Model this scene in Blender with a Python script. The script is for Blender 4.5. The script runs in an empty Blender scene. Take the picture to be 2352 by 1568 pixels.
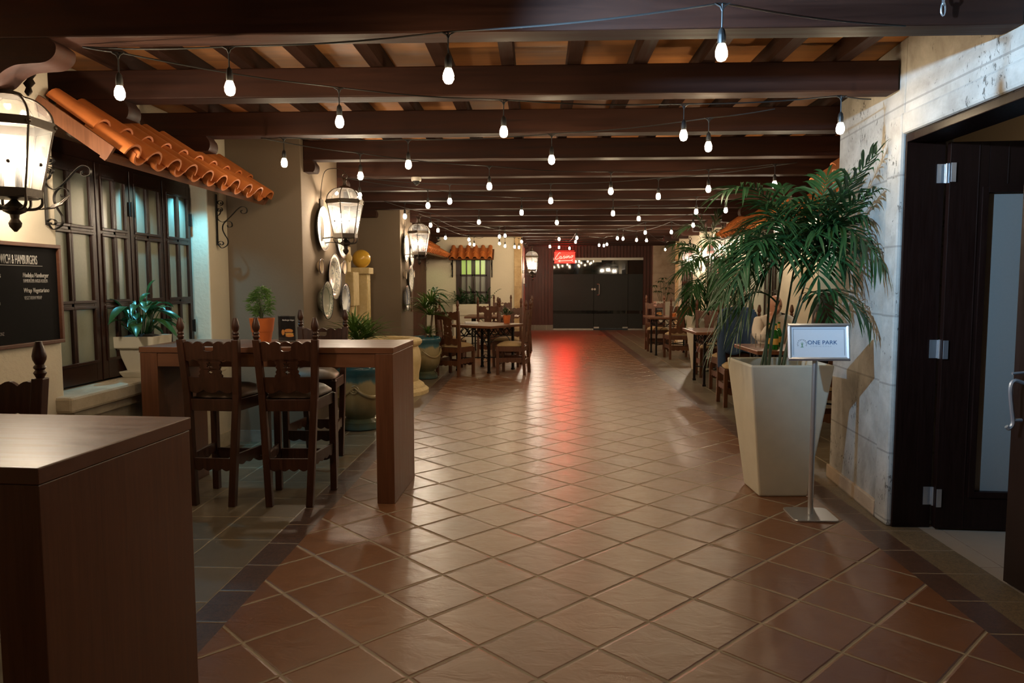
import bpy, math, random
from mathutils import Vector, Matrix
from mathutils.geometry import tessellate_polygon
random.seed(7)
S = bpy.context.scene
COL = S.collection
PI = math.pi
R = math.radians

# ------------------------------------------------------------------ camera
F, YAW, PITCH, ROLL, CH = 1683.5, 0.03644, -0.07942, -0.0019, 1.5
def cam_axes():
    cy, sy, cp, sp = math.cos(YAW), math.sin(YAW), math.cos(PITCH), math.sin(PITCH)
    f = Vector((-sy*cp, cy*cp, sp)); r = Vector((cy, sy, 0)); u = r.cross(f)
    c, s = math.cos(ROLL), math.sin(ROLL)
    return r*c + u*s, -r*s + u*c, f
RX, UX, FX = cam_axes()
def ray(px, py): return RX*((px-1176)/F) - UX*((py-784)/F) + FX
def on_y(px, py, y): d = ray(px, py); return Vector((0, 0, CH)) + d*(y/d.y)
def on_z(px, py, z): d = ray(px, py); return Vector((0, 0, CH)) + d*((z-CH)/d.z)
def on_x(px, py, x): d = ray(px, py); return Vector((0, 0, CH)) + d*(x/d.x)
cam = bpy.data.cameras.new('camera'); camo = bpy.data.objects.new('camera', cam); COL.objects.link(camo)
cam.sensor_width = 36; cam.lens = F/2352*36; cam.clip_start = .05
m = Matrix((RX, UX, -FX)).transposed().to_4x4(); m.translation = (0, 0, CH)
camo.matrix_world = m
S.camera = camo
S.view_settings.view_transform = 'Standard'
S.view_settings.look = 'None'
S.view_settings.gamma = 1
S.cycles.use_adaptive_sampling = True; S.cycles.adaptive_threshold = 0.05; S.cycles.max_bounces = 7; S.cycles.diffuse_bounces = 4; S.cycles.glossy_bounces = 3; S.cycles.transmission_bounces = 4; S.cycles.transparent_max_bounces = 10
S.view_settings.exposure = 0.55
S.view_settings.use_curve_mapping = False

# ------------------------------------------------------------------ materials
class NT:
    def __init__(s, name):
        s.m = bpy.data.materials.new(name); s.m.use_nodes = True
        s.t = s.m.node_tree; s.t.nodes.clear()
        s.out = s.t.nodes.new('ShaderNodeOutputMaterial')
    def n(s, kind, **kw):
        nd = s.t.nodes.new('ShaderNode'+kind)
        for k, v in kw.items():
            if k.startswith('i_'):
                nd.inputs[k[2:].replace('_', ' ')].default_value = v
            else: setattr(nd, k, v)
        return nd
    def l(s, a, b): s.t.links.new(a, b)
    def math(s, op, a, b=None, clamp=False):
        nd = s.n('Math', operation=op); nd.use_clamp = clamp
        for i, v in enumerate((a, b)):
            if v is None: continue
            if isinstance(v, (int, float)): nd.inputs[i].default_value = v
            else: s.l(v, nd.inputs[i])
        return nd.outputs[0]
    def mix(s, fac, a, b):
        nd = s.n('Mix', data_type='RGBA')
        for i, v in ((0, fac), (6, a), (7, b)):
            if isinstance(v, (int, float)): nd.inputs[i].default_value = v
            elif isinstance(v, tuple): nd.inputs[i].default_value = (v+(1,))[:4]
            else: s.l(v, nd.inputs[i])
        return nd.outputs[2]
    def ramp(s, fac, stops):
        nd = s.n('ValToRGB'); e = nd.color_ramp.elements
        while len(e) < len(stops): e.new(.5)
        for i, (p, c) in enumerate(stops):
            e[i].position = p; e[i].color = (c+(1,))[:4] if isinstance(c, tuple) else (c, c, c, 1)
        s.l(fac, nd.inputs[0]); return nd.outputs[0]
    def noise(s, scale, detail=4, rough=.55, stretch=None, dist=0, vec=None):
        tc = vec
        if tc is None: tc = s.n('TexCoord').outputs['Object']
        if stretch:
            mp = s.n('Mapping'); mp.inputs['Scale'].default_value = stretch; s.l(tc, mp.inputs[0]); tc = mp.outputs[0]
        nd = s.n('TexNoise'); nd.inputs['Scale'].default_value = scale; nd.inputs['Detail'].default_value = detail
        nd.inputs['Roughness'].default_value = rough; nd.inputs['Distortion'].default_value = dist
        s.l(tc, nd.inputs['Vector']); return nd.outputs[0]
    def bsdf(s, col, rough=.5, metal=0, bump=None, bstr=.2, bdist=.01, spec=.5, **kw):
        b = s.n('BsdfPrincipled')
        if isinstance(col, tuple): b.inputs['Base Color'].default_value = (col+(1,))[:4]
        else: s.l(col, b.inputs['Base Color'])
        if isinstance(rough, (int, float)): b.inputs['Roughness'].default_value = rough
        else: s.l(rough, b.inputs['Roughness'])
        b.inputs['Metallic'].default_value = metal
        b.inputs['Specular IOR Level'].default_value = spec
        for k, v in kw.items(): b.inputs[k.replace('_', ' ')].default_value = v
        if bump is not None:
            bp = s.n('Bump'); bp.inputs['Strength'].default_value = bstr; bp.inputs['Distance'].default_value = bdist
            s.l(bump, bp.inputs['Height']); s.l(bp.outputs[0], b.inputs['Normal'])
        s.l(b.outputs[0], s.out.inputs[0]); s.b = b
        return s.m

def plain(name, col, rough=.5, metal=0, nscale=0, var=.15, bstr=.15, bdist=.004, **kw):
    n = NT(name)
    if not nscale: nscale = 30
    nz = n.noise(nscale)
    c = n.mix(nz, tuple(x*(1-var) for x in col), tuple(min(1, x*(1+var)) for x in col))
    return n.bsdf(c, rough, metal, nz, bstr, bdist, **kw)

def wood(name, dark, light, rough=.35, scale=6, stretch=(1, 12, 12), bstr=.12, spec=.5):
    n = NT(name)
    a = n.noise(scale, 4, .6, stretch, .6)
    b = n.noise(scale*.35, 3, .5)
    f = n.math('ADD', n.math('MULTIPLY', a, .75), n.math('MULTIPLY', b, .25))
    c = n.ramp(f, [(.3, dark), (.7, light)])
    rr = n.ramp(a, [(.3, rough*.85), (.7, min(1, rough*1.25))])
    return n.bsdf(c, rr, 0, a, bstr, .004, spec)

def plaster(name, col, scale=28, bstr=.35):
    n = NT(name)
    a = n.noise(scale, 5, .6); b = n.noise(2.2, 3, .5)
    c = n.mix(b, tuple(x*.88 for x in col), col)
    return n.bsdf(c, .9, 0, a, bstr, .012, .2)

def stone(name, a_, b_, pit=.5, scale=5, joints=None):
    n = NT(name)
    f = n.noise(scale, 5, .65, None, .4)
    c = n.ramp(f, [(.32, a_), (.66, b_)])
    tc = n.n('TexCoord').outputs['Object']
    pn = n.noise(48, 5, .62, (1, 1, .55), .8)
    msk = n.noise(3.0, 4, .6)
    lim = n.math('SUBTRACT', .705, n.math('MULTIPLY', n.math('SUBTRACT', msk, .42), .62))
    pits = n.math('MULTIPLY', n.math('SUBTRACT', pn, lim), 14, True)
    c = n.mix(n.math('MULTIPLY', pits, pit), c, tuple(x*.3 for x in a_))
    fine = n.noise(60, 4, .6)
    h = n.math('SUBTRACT', n.math('ADD', n.math('MULTIPLY', f, .5), n.math('MULTIPLY', fine, .2)), n.math('MULTIPLY', pits, pit))
    if joints:
        sp = n.n('SeparateXYZ'); n.l(tc, sp.inputs[0])
        fr = n.math('FRACT', n.math('DIVIDE', n.math('ADD', sp.outputs[2], 10+joints[1]), joints[0]))
        jt = n.math('LESS_THAN', fr, .012/joints[0])
        c = n.mix(n.math('MULTIPLY', jt, .55), c, tuple(x*.55 for x in a_))
        h = n.math('SUBTRACT', h, n.math('MULTIPLY', jt, .8))
    return n.bsdf(c, .75, 0, h, .5, .012, .3)

def tiles(name, t, ox, oy, ang, c1, c2, grout, mortar, rough=.28, bstr=.25, dark=None):
    """square tiles: rotated, jointed and slightly cushioned, each with its own tone"""
    n = NT(name)
    sp = n.n('SeparateXYZ'); n.l(n.n('TexCoord').outputs['Object'], sp.inputs[0])
    x = n.math('SUBTRACT', sp.outputs[0], ox); y = n.math('SUBTRACT', sp.outputs[1], oy)
    ca, sa = math.cos(ang)/t[0], math.sin(ang)/t[0]
    ca2, sa2 = math.cos(ang)/t[1], math.sin(ang)/t[1]
    u = n.math('ADD', n.math('MULTIPLY', x, ca), n.math('MULTIPLY', y, sa))
    v = n.math('SUBTRACT', n.math('MULTIPLY', y, ca2), n.math('MULTIPLY', x, sa2))
    def edge(w, tt):
        fr = n.math('FRACT', n.math('ADD', w, 100))
        return n.math('MULTIPLY', n.math('MINIMUM', fr, n.math('SUBTRACT', 1, fr)), tt)
    wob = n.noise(26, 2, .6)
    e = n.math('MINIMUM', edge(u, t[0]), edge(v, t[1]))
    ew = n.math('ADD', e, n.math('MULTIPLY', n.math('SUBTRACT', wob, .5), .006))
    g = n.math('LESS_THAN', ew, mortar)
    cid = n.n('CombineXYZ')
    n.l(n.math('FLOOR', n.math('ADD', u, 100)), cid.inputs[0]); n.l(n.math('FLOOR', n.math('ADD', v, 100)), cid.inputs[1])
    wn = n.n('TexWhiteNoise', noise_dimensions='2D'); n.l(cid.outputs[0], wn.inputs['Vector'])
    big = n.noise(9, 4, .65, None, .5)
    f = n.math('ADD', n.math('MULTIPLY', wn.outputs[0], .5), n.math('MULTIPLY', big, .5))
    c = n.mix(f, c1, c2)
    if dark:
        pt = n.noise(55, 5, .7, None, 1.6)
        c = n.mix(n.ramp(pt, [(.47, 0.0), (.53, 1.0)]), c, dark)
    c = n.mix(g, c, grout)
    rr = n.math('ADD', n.math('MULTIPLY', n.noise(14, 2, .6), .16), rough-.08)
    rr = n.math('MAXIMUM', n.math('MAXIMUM', rr, .285), n.math('MULTIPLY', g, .9))
    edgeh = n.ramp(n.math('MULTIPLY', ew, 60), [(0.0, 0.0), (mortar*60, .25), (min(.99, mortar*60+.45), 1.0)])
    slate = n.noise(6, 3, .6, (1, 1.6, 1), .6)
    h = n.math('ADD', n.math('MULTIPLY', edgeh, 1.5), n.math('MULTIPLY', slate, 1.1))
    m_ = n.bsdf(c, rr, 0, h, bstr, .006, .75)
    n.l(n.math('MULTIPLY', n.math('SUBTRACT', 1.0, g), .75), n.b.inputs['Specular IOR Level'])
    return m_

def emit(name, col, strength):
    n = NT(name); e = n.n('Emission'); e.inputs[0].default_value = col+(1,); e.inputs[1].default_value = strength
    n.l(e.outputs[0], n.out.inputs[0]); return n.m

def clear_glass(name, tint=(1, 1, 1), refl=.9):
    n = NT(name)
    tr = n.n('BsdfTransparent'); tr.inputs[0].default_value = tint+(1,)
    gl = n.n('BsdfGlossy'); gl.inputs['Roughness'].default_value = .03
    fr = n.n('Fresnel'); fr.inputs[0].default_value = 1.45
    mx = n.n('MixShader'); n.l(n.math('MULTIPLY', fr.outputs[0], refl), mx.inputs[0]); n.l(tr.outputs[0], mx.inputs[1]); n.l(gl.outputs[0], mx.inputs[2])
    n.l(mx.outputs[0], n.out.inputs[0]); return n.m

def leafmat(name, a_, b_, rough=.35):
    n = NT(name)
    f = n.noise(7, 3, .5)
    c = n.mix(f, a_, b_)
    m_ = n.bsdf(c, rough, 0, None, spec=.5)
    tl = n.n('BsdfTranslucent'); n.l(c, tl.inputs[0])
    mx = n.n('MixShader'); mx.inputs[0].default_value = .18
    n.l(n.b.outputs[0], mx.inputs[1]); n.l(tl.outputs[0], mx.inputs[2]); n.l(mx.outputs[0], n.out.inputs[0])
    return m_

def plate_mat(name, base, ring, center, nscale=26, seed=0.0):
    """painted faience: concentric bands and brushed figures; object X/Y lie in the plate"""
    n = NT(name)
    sp = n.n('SeparateXYZ'); n.l(n.n('TexCoord').outputs['Object'], sp.inputs[0])
    r = n.math('SQRT', n.math('ADD', n.math('MULTIPLY', sp.outputs[0], sp.outputs[0]), n.math('MULTIPLY', sp.outputs[1], sp.outputs[1])))
    mp = n.n('Mapping'); mp.inputs['Location'].default_value = (seed, seed*2, 0); n.l(n.n('TexCoord').outputs['Object'], mp.inputs[0])
    nz = n.noise(nscale, 3, .6, None, 1.5, mp.outputs[0])
    rn = n.math('DIVIDE', r, .22)
    band = n.ramp(rn, [(0.0, 0.0), (.62, 0.0), (.66, 1.0), (.9, 1.0), (.93, 0.0)])
    pat = n.ramp(nz, [(.5, 0.0), (.56, 1.0)])
    c = n.mix(n.math('MULTIPLY', band, n.math('MULTIPLY', pat, .85)), base, ring)
    nz2 = n.noise(nscale*.55, 3, .6, None, 1.0, mp.outputs[0])
    cen = n.ramp(rn, [(0.0, 1.0), (.32, 1.0), (.4, 0.0)])
    c = n.mix(n.math('MULTIPLY', cen, n.ramp(nz2, [(.53, 0.0), (.58, .9)])), c, center)
    line = n.ramp(rn, [(.56, 0.0), (.58, .8), (.6, .8), (.62, 0.0)])
    c = n.mix(line, c, ring)
    return n.bsdf(c, .15, 0, None, spec=.6)

def glaze_mat():
    n = NT('glazed_ceramic')
    sp = n.n('SeparateXYZ'); n.l(n.n('TexCoord').outputs['Object'], sp.inputs[0])
    d = n.noise(9, 4, .6, (1, 1, .35))
    z = n.math('ADD', sp.outputs[2], n.math('MULTIPLY', n.math('SUBTRACT', d, .5), .16))
    c = n.ramp(n.math('DIVIDE', z, .68), [(.0, (.05, .10, .10)), (.12, (.07, .09, .06)), (.25, (.12, .11, .055)), (.5, (.24, .18, .085)), (.72, (.30, .24, .13)), (.77, (.06, .14, .16)), (.9, (.015, .075, .10))])
    return n.bsdf(c, .16, 0, d, .1, .01, .6)

M = {}
M['floor'] = tiles('terracotta_floor_tile', (.3495, .3495), -1.2377, 3.4133, -PI/4, (.16, .062, .027), (.25, .112, .048), (.36, .30, .225), .0062, .325, .55)
M['floor_side'] = tiles('olive_floor_tile', (.36, .42), -1.56, 3.3, 0, (.115, .088, .055), (.175, .135, .085), (.33, .28, .20), .0045, .38, .2)
M['floor_strip'] = tiles('border_tile', (.60, .33), -1.75, 3.1, 0, (.10, .05, .035), (.13, .068, .045), (.30, .25, .19), .004, .36, .25, (.055, .03, .024))
M['floor_strip2'] = tiles('border_tile_right', (.60, .33), 1.72, 3.1, 0, (.10, .05, .035), (.13, .068, .045), (.30, .25, .19), .004, .36, .25, (.075, .04, .03))
M['floor_beige'] = tiles('beige_threshold_tile', (.60, .33), 1.9, 3.1, 0, (.17, .115, .06), (.25, .175, .10), (.25, .2, .15), .004, .5, .25, (.13, .095, .055))
M['floor_room'] = tiles('pale_room_tile', (.6, .6), 2.45, 3.85, 0, (.36, .28, .21), (.40, .32, .24), (.27, .21, .16), .003, .35, .05)
M['beam'] = wood('dark_beam_wood', (.016, .005, .003), (.050, .0165, .0085), .62, 2.2, (.5, 9, 9), .25, .22)
M['rafter'] = wood('dark_rafter_wood', (.018, .008, .005), (.05, .02, .012), .6, 3, (9, .6, 9), .2, .2)
M['board'] = wood('orange_ceiling_board', (.26, .10, .03), (.50, .22, .075), .6, 1.6, (.5, 7, 7), .2, .2)
M['plaster'] = plaster('cream_plaster', (.72, .64, .50))
M['brown_wall'] = plaster('taupe_painted_wall', (.205, .155, .11), 45, .12)
M['stone'] = stone('coral_stone', (.33, .30, .26), (.51, .48, .43), .9, 4.5, (.42, .05))
M['stone_far'] = stone('far_coral_stone', (.42, .30, .20), (.56, .43, .31), .5, 3.5, (.6, .2))
M['stone_tan'] = stone('tan_column_stone', (.42, .27, .13), (.60, .43, .24), .5, 4, (.5, .1))
M['carved'] = stone('carved_limestone', (.50, .37, .17), (.66, .52, .29), .25, 6)
M['sillstone'] = stone('sill_limestone', (.45, .38, .27), (.58, .50, .37), .1, 8)
M['win_wood'] = plain('window_dark_wood', (.030, .011, .0065), .3, 0, 9, .25, .0, spec=.35)
M['door_wood'] = wood('door_dark_wood', (.009, .003, .002), (.018, .0065, .0045), .35, 5, (14, 14, .8), .05, .22)
M['slat_wood'] = wood('slat_wall_wood', (.05, .016, .010), (.10, .034, .021), .5, 5, (14, 14, .7), .1, .25)
M['frost'] = plain('frosted_pane', (.25, .26, .205), .22, 0, 60, .08, .05)
M['frost_door'] = plain('frosted_door_glass', (.25, .225, .20), .45, 0, 80, .05, .03)
M['terra'] = plain('terracotta_roof_tile', (.50, .145, .032), .62, 0, 14, .3, .25, .006)
M['iron'] = plain('black_wrought_iron', (.018, .015, .013), .45, .6, 40, .3, .2)
M['lamp_iron'] = plain('bronze_lamp_iron', (.055, .042, .032), .45, .7, 40, .3, .2)
def lamp_glass():
    n = NT('glow_haze_lamp_glass')
    tr = n.n('BsdfTransparent'); gl = n.n('BsdfGlossy'); gl.inputs['Roughness'].default_value = .05; tl = n.n('BsdfTranslucent'); tl.inputs[0].default_value = (.9, .9, .9, 1)
    fr = n.n('Fresnel'); fr.inputs[0].default_value = 1.45
    m1 = n.n('MixShader'); n.l(n.math('MULTIPLY', fr.outputs[0], .45), m1.inputs[0]); n.l(tr.outputs[0], m1.inputs[1]); n.l(gl.outputs[0], m1.inputs[2])
    m2 = n.n('MixShader'); n.l(n.math('ADD', n.math('MULTIPLY', n.noise(20, 3), .03), .010), m2.inputs[0]); n.l(m1.outputs[0], m2.inputs[1]); n.l(tl.outputs[0], m2.inputs[2])  # faint translucent haze mixed in to imitate the glow around the flames
    n.l(m2.outputs[0], n.out.inputs[0]); return n.m
M['glass'] = lamp_glass()
M['flame'] = emit('lantern_bulb_light', (1.0, .83, .62), 580)
M['bulb'] = emit('string_bulb_light', (1.0, .78, .49), 145)
M['rubber'] = plain('black_rubber', (.012, .011, .010), .5, 0, 60, .1)
M['tabletop'] = wood('bar_table_wood', (.125, .046, .020), (.165, .064, .028), .345, 3, (1.0, 16, 9), .0, .45)
M['tableleg'] = wood('bar_table_leg_wood', (.095, .034, .015), (.160, .062, .028), .34, 3, (22, 22, .8), .0, .35)
M['chair'] = wood('carved_chair_wood', (.026, .0085, .004), (.066, .023, .011), .34, 5, (9, 9, .8), .06, .35)
M['chair_pale'] = wood('dining_chair_wood', (.060, .020, .008), (.13, .048, .020), .4, 5, (9, 9, .8), .06, .35)
M['leather'] = plain('brown_leather', (.17, .105, .065), .42, 0, 18, .25, .25)
M['beige_seat'] = plain('beige_seat_cloth', (.40, .27, .13), .75, 0, 25, .12, .15)
M['leaf'] = leafmat('palm_leaf', (.014, .052, .016), (.040, .112, .030), .38)
M['leaf_dark'] = leafmat('glossy_dark_leaf', (.018, .065, .022), (.045, .13, .04), .25)
M['leaf_lime'] = leafmat('strap_leaf', (.045, .11, .015), (.11, .20, .03))
M['stem'] = plain('green_stem', (.06, .075, .028), .5)
M['bark'] = plain('plant_bark', (.11, .075, .045), .8)
M['soil'] = plain('dark_soil', (.035, .022, .015), .95, 0, 60, .5, .8, .01)
M['planter'] = plain('cream_planter', (.66, .60, .47), .7, 0, 8, .1, .2)
M['whitepot'] = plain('pale_stone_pot', (.60, .54, .42), .7, 0, 10, .08, .15)
M['orangepot'] = plain('orange_clay_pot', (.50, .115, .018), .6, 0, 20, .12, .1)
M['glaze'] = glaze_mat()
M['yellow'] = plain('yellow_glazed_ball', (.62, .36, .045), .15, 0, 40, .12, .05)
M['silver'] = plain('brushed_silver', (.62, .63, .65), .3, .85, 60, .05, .05)
M['steel'] = plain('door_steel', (.30, .27, .23), .4, .9, 60, .05, .03)
M['paper'] = plain('white_paper', (.78, .78, .80), .6, 0, 60, .02, .02)
M['ink_blue'] = plain('blue_ink', (.045, .12, .27), .6)
M['ink_dark'] = plain('dark_ink', (.03, .05, .09), .6)
M['ink_green'] = plain('green_ink', (.09, .30, .11), .6)
M['ink_grey'] = plain('pale_grey_ink', (.55, .58, .63), .6)
M['slate'] = plain('blackboard', (.007, .006, .006), .8, 0, 40, .2, .05, spec=.12)
M['chalk'] = plain('chalk_writing', (.46, .44, .41), .9, 0, 200, .2, .1)
M['chalk2'] = plain('chalk_small_writing', (.30, .285, .27), .9, 0, 200, .2, .1)
M['frame_wood'] = wood('board_frame_wood', (.07, .024, .012), (.12, .045, .022), .4, 5)
M['menu'] = plain('black_menu_card', (.012, .012, .013), .3)
M['bun'] = plain('burger_bun_print', (.55, .22, .05), .4, 0, 40, .35)
M['patty'] = plain('burger_patty_print', (.10, .035, .015), .4)
M['cheese'] = plain('burger_cheese_print', (.62, .36, .07), .4)
M['acrylic'] = clear_glass('clear_acrylic', (.97, .97, .97), 1.6)
def glow_board():
    n = NT('red_board_added_glow'); n.bsdf((.45, .012, .008), .25, 0, None)
    n.b.inputs['Emission Color'].default_value = (1, .012, .006, 1); n.b.inputs['Emission Strength'].default_value = 1.2  # emission added to the board to strengthen the red reflection on the floor
    return n.m
M['red_acrylic'] = glow_board()
M['neon'] = emit('red_neon', (1.0, .006, .004), 20)
M['neon_hot'] = emit('neon_letters', (1.0, .0042, .003), 125)
def dglass():
    n = NT('dark_tinted_glass'); return n.bsdf((.012, .013, .012), .03, 0, None, spec=.6)
M['dark_glass'] = dglass()
M['film'] = plain('smoked_door_film', (.030, .029, .025), .45, 0, 30, .1, .02, spec=.12)
M['white_plastic'] = plain('white_plastic', (.55, .50, .42), .45)
M['shade_dome'] = plain('smoked_dome', (.03, .03, .03), .08)
M['denim'] = plain('blue_denim', (.030, .062, .13), .85, 0, 120, .25, .3)
M['skin'] = plain('skin', (.50, .24, .15), .5, 0, 20, .1, .05)
M['shirt'] = plain('white_shirt', (.68, .60, .52), .85, 0, 30, .05, .2)
M['hair'] = plain('black_hair', (.008, .006, .006), .45, 0, 60, .3, .3)
M['blackcloth'] = plain('black_cloth', (.012, .011, .012), .85)
M['beigecloth'] = plain('beige_sleeve', (.52, .42, .31), .85)
M['trouser'] = plain('dark_trousers', (.02, .022, .03), .85)
M['eye'] = plain('dark_eye', (.015, .010, .008), .2)
M['bottle'] = plain('green_bottle_glass', (.02, .25, .035), .06, 0, 10, .1, .0, Transmission_Weight=.7, IOR=1.4)
M['gold'] = plain('gold_label', (.55, .33, .07), .4)
M['plaster_room'] = plaster('tan_room_wall', (.33, .25, .15), 40, .1)
M['pl_a'] = plate_mat('plate_blue_yellow', (.72, .69, .60), (.12, .17, .22), (.42, .34, .14), 30, .3)
M['pl_b'] = plate_mat('plate_floral', (.66, .62, .52), (.10, .12, .16), (.15, .20, .28), 42, 1.7)
M['pl_c'] = plate_mat('plate_green_red', (.50, .50, .42), (.10, .17, .13), (.35, .12, .07), 24, 2.9)
M['pl_d'] = plate_mat('plate_cobalt', (.62, .62, .60), (.07, .11, .24), (.14, .18, .30), 22, 4.1)
M['pl_s'] = plain('pale_clay_bowl', (.62, .50, .36), .25, 0, 20, .12)
M['rim'] = plain('dark_plate_rim', (.05, .05, .06), .25)
M['stone_dark'] = stone('grey_side_stone', (.20, .17, .14), (.32, .28, .23), .4, 4)

# ------------------------------------------------------------------ mesh helpers
class MB:
    def __init__(s): s.v = []; s.f = []
    def add(s, vs, fs):
        o = len(s.v); s.v += [tuple(v) for v in vs]; s.f += [tuple(i+o for i in f) for f in fs]; return s
    def box(s, x0, x1, y0, y1, z0, z1, M_=None):
        vs = [(x, y, z) for z in (z0, z1) for y in (y0, y1) for x in (x0, x1)]
        if M_ is not None: vs = [M_ @ Vector(v) for v in vs]
        return s.add(vs, [(0, 2, 3, 1), (4, 5, 7, 6), (0, 1, 5, 4), (2, 6, 7, 3), (0, 4, 6, 2), (1, 3, 7, 5)])
    def hexa(s, bot, top):
        vs = list(bot)+list(top)
        return s.add(vs, [(0, 3, 2, 1), (4, 5, 6, 7)]+[(i, (i+1) % 4, 4+(i+1) % 4, 4+i) for i in range(4)])
    def lathe(s, prof, seg=24, c=(0, 0, 0), cap=True, M_=None, sq=None):
        vs = []; n = len(prof)
        for (r, z) in prof:
            for k in range(seg):
                a = 2*PI*k/seg
                v = Vector((r*math.cos(a), r*math.sin(a), z))
                if M_ is not None: v = M_ @ v
                vs.append((v.x+c[0], v.y+c[1], v.z+c[2]))
        fs = [(i*seg+k, i*seg+(k+1) % seg, (i+1)*seg+(k+1) % seg, (i+1)*seg+k) for i in range(n-1) for k in range(seg)]
        if cap: fs += [tuple(reversed(range(seg))), tuple(range((n-1)*seg, n*seg))]
        return s.add(vs, fs)
    def tube(s, pts, r, seg=6, cap=True, flat=None):
        pts = [Vector(p) for p in pts]; n = len(pts)
        rs = r if isinstance(r, (list, tuple)) else [r]*n
        vs = []; prev = None
        for i, p in enumerate(pts):
            t = (pts[min(i+1, n-1)]-pts[max(i-1, 0)])
            t = t.normalized() if t.length > 1e-9 else Vector((0, 0, 1))
            if prev is None:
                a = Vector((0, 0, 1)) if abs(t.z) < .9 else Vector((1, 0, 0))
                u = t.cross(a).normalized()
            else:
                u = prev - t*prev.dot(t)
                u = u.normalized() if u.length > 1e-6 else t.orthogonal().normalized()
            prev = u; w = t.cross(u)
            for k in range(seg):
                a = 2*PI*k/seg
                vs.append(p+u*(rs[i]*math.cos(a))+w*(rs[i]*math.sin(a)))
        fs = [(i*seg+k, i*seg+(k+1) % seg, (i+1)*seg+(k+1) % seg, (i+1)*seg+k) for i in range(n-1) for k in range(seg)]
        if cap: fs += [tuple(reversed(range(seg))), tuple(range((n-1)*seg, n*seg))]
        return s.add(vs, fs)
    def strap(s, pts, side, w, t):
        """flat bar following pts, wide along `side`"""
        pts = [Vector(p) for p in pts]; sd = Vector(side).normalized(); n = len(pts); vs = []
        for i, p in enumerate(pts):
            tg = (pts[min(i+1, n-1)]-pts[max(i-1, 0)]).normalized(); nn = tg.cross(sd).normalized()
            vs += [p+sd*w/2+nn*t/2, p-sd*w/2+nn*t/2, p-sd*w/2-nn*t/2, p+sd*w/2-nn*t/2]
        fs = [(i*4+k, i*4+(k+1) % 4, i*4+4+(k+1) % 4, i*4+4+k) for i in range(n-1) for k in range(4)]
        fs += [(3, 2, 1, 0), tuple(range(n*4-4, n*4))]
        return s.add(vs, fs)
    def prism(s, loop, holes=(), th=.02, M_=None):
        """2-D outline (x,z) with holes, thickness along y, centred"""
        loops = [list(loop)]+[list(h) for h in holes]
        tri = tessellate_polygon([[Vector((p[0], p[1], 0)) for p in L] for L in loops])
        flat = [p for L in loops for p in L]; n = len(flat)
        vs = [Vector((p[0], -th/2, p[1])) for p in flat]+[Vector((p[0], th/2, p[1])) for p in flat]
        if M_ is not None: vs = [M_ @ v for v in vs]
        fs = []
        for t in tri:
            a, b, c = t
            ar = (flat[b][0]-flat[a][0])*(flat[c][1]-flat[a][1])-(flat[c][0]-flat[a][0])*(flat[b][1]-flat[a][1])
            if ar < 0: a, c = c, a
            fs.append((a, b, c)); fs.append((c+n, b+n, a+n))
        o = 0
        for L in loops:
            k = len(L)
            for i in range(k): fs.append((o+i, o+n+i, o+n+(i+1) % k, o+(i+1) % k))
            o += k
        return s.add(vs, fs)
    def sphere(s, c, r, seg=16, rings=10, M_=None):
        rr = r if isinstance(r, (tuple, list)) else (r, r, r)
        vs = [Vector((0, 0, -rr[2]))]
        for i in range(1, rings):
            a = -PI/2+PI*i/rings
            for k in range(seg):
                b = 2*PI*k/seg
                vs.append(Vector((rr[0]*math.cos(a)*math.cos(b), rr[1]*math.cos(a)*math.sin(b), rr[2]*math.sin(a))))
        vs.append(Vector((0, 0, rr[2]))); L = len(vs)-1
        if M_ is not None: vs = [M_ @ v for v in vs]
        vs = [v+Vector(c) for v in vs]
        fs = [(0, 1+(k+1) % seg, 1+k) for k in range(seg)]
        for i in range(rings-2):
            for k in range(seg):
                a = 1+i*seg+k; b = 1+i*seg+(k+1) % seg
                fs.append((a, b, b+seg, a+seg))
        o = 1+(rings-2)*seg
        fs += [(o+k, o+(k+1) % seg, L) for k in range(seg)]
        return s.add(vs, fs)
    def build(s, name, mat, parent=None, smooth=True, bevel=0, loc=None, ang=35):
        me = bpy.data.meshes.new(name); me.from_pydata(s.v, [], s.f); me.update()
        me.materials.append(mat)
        o = bpy.data.objects.new(name, me); COL.objects.link(o)
        if smooth:
            me.polygons.foreach_set('use_smooth', [True]*len(me.polygons))
            me.set_sharp_from_angle(angle=R(ang))
        if bevel:
            b = o.modifiers.new('bevel', 'BEVEL'); b.width = bevel; b.segments = 2; b.limit_method = 'ANGLE'
            b.harden_normals = False
        if parent: o.parent = parent
        if loc: o.location = loc
        return o

def tag(o, label, cat, group=None):
    o['label'] = label; o['category'] = cat
    if group: o['group'] = group
    return o
def thing(name, label, cat, loc=(0, 0, 0), rz=0, group=None):
    o = bpy.data.objects.new(name, None); COL.objects.link(o); o.location = loc; o.rotation_euler = (0, 0, rz)
    o.empty_display_size = .1
    return tag(o, label, cat, group)
def struct(o):
    o['kind'] = 'structure'; return o
def copy_tree(o, parent=None):
    c = o.copy(); COL.objects.link(c)
    if parent: c.parent = parent
    for ch in list(o.children): copy_tree(ch, c)
    return c
def dup(o, loc, rz, label):
    c = copy_tree(o); c.location = loc; c.rotation_euler = (0, 0, rz); c['label'] = label; return c

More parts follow.
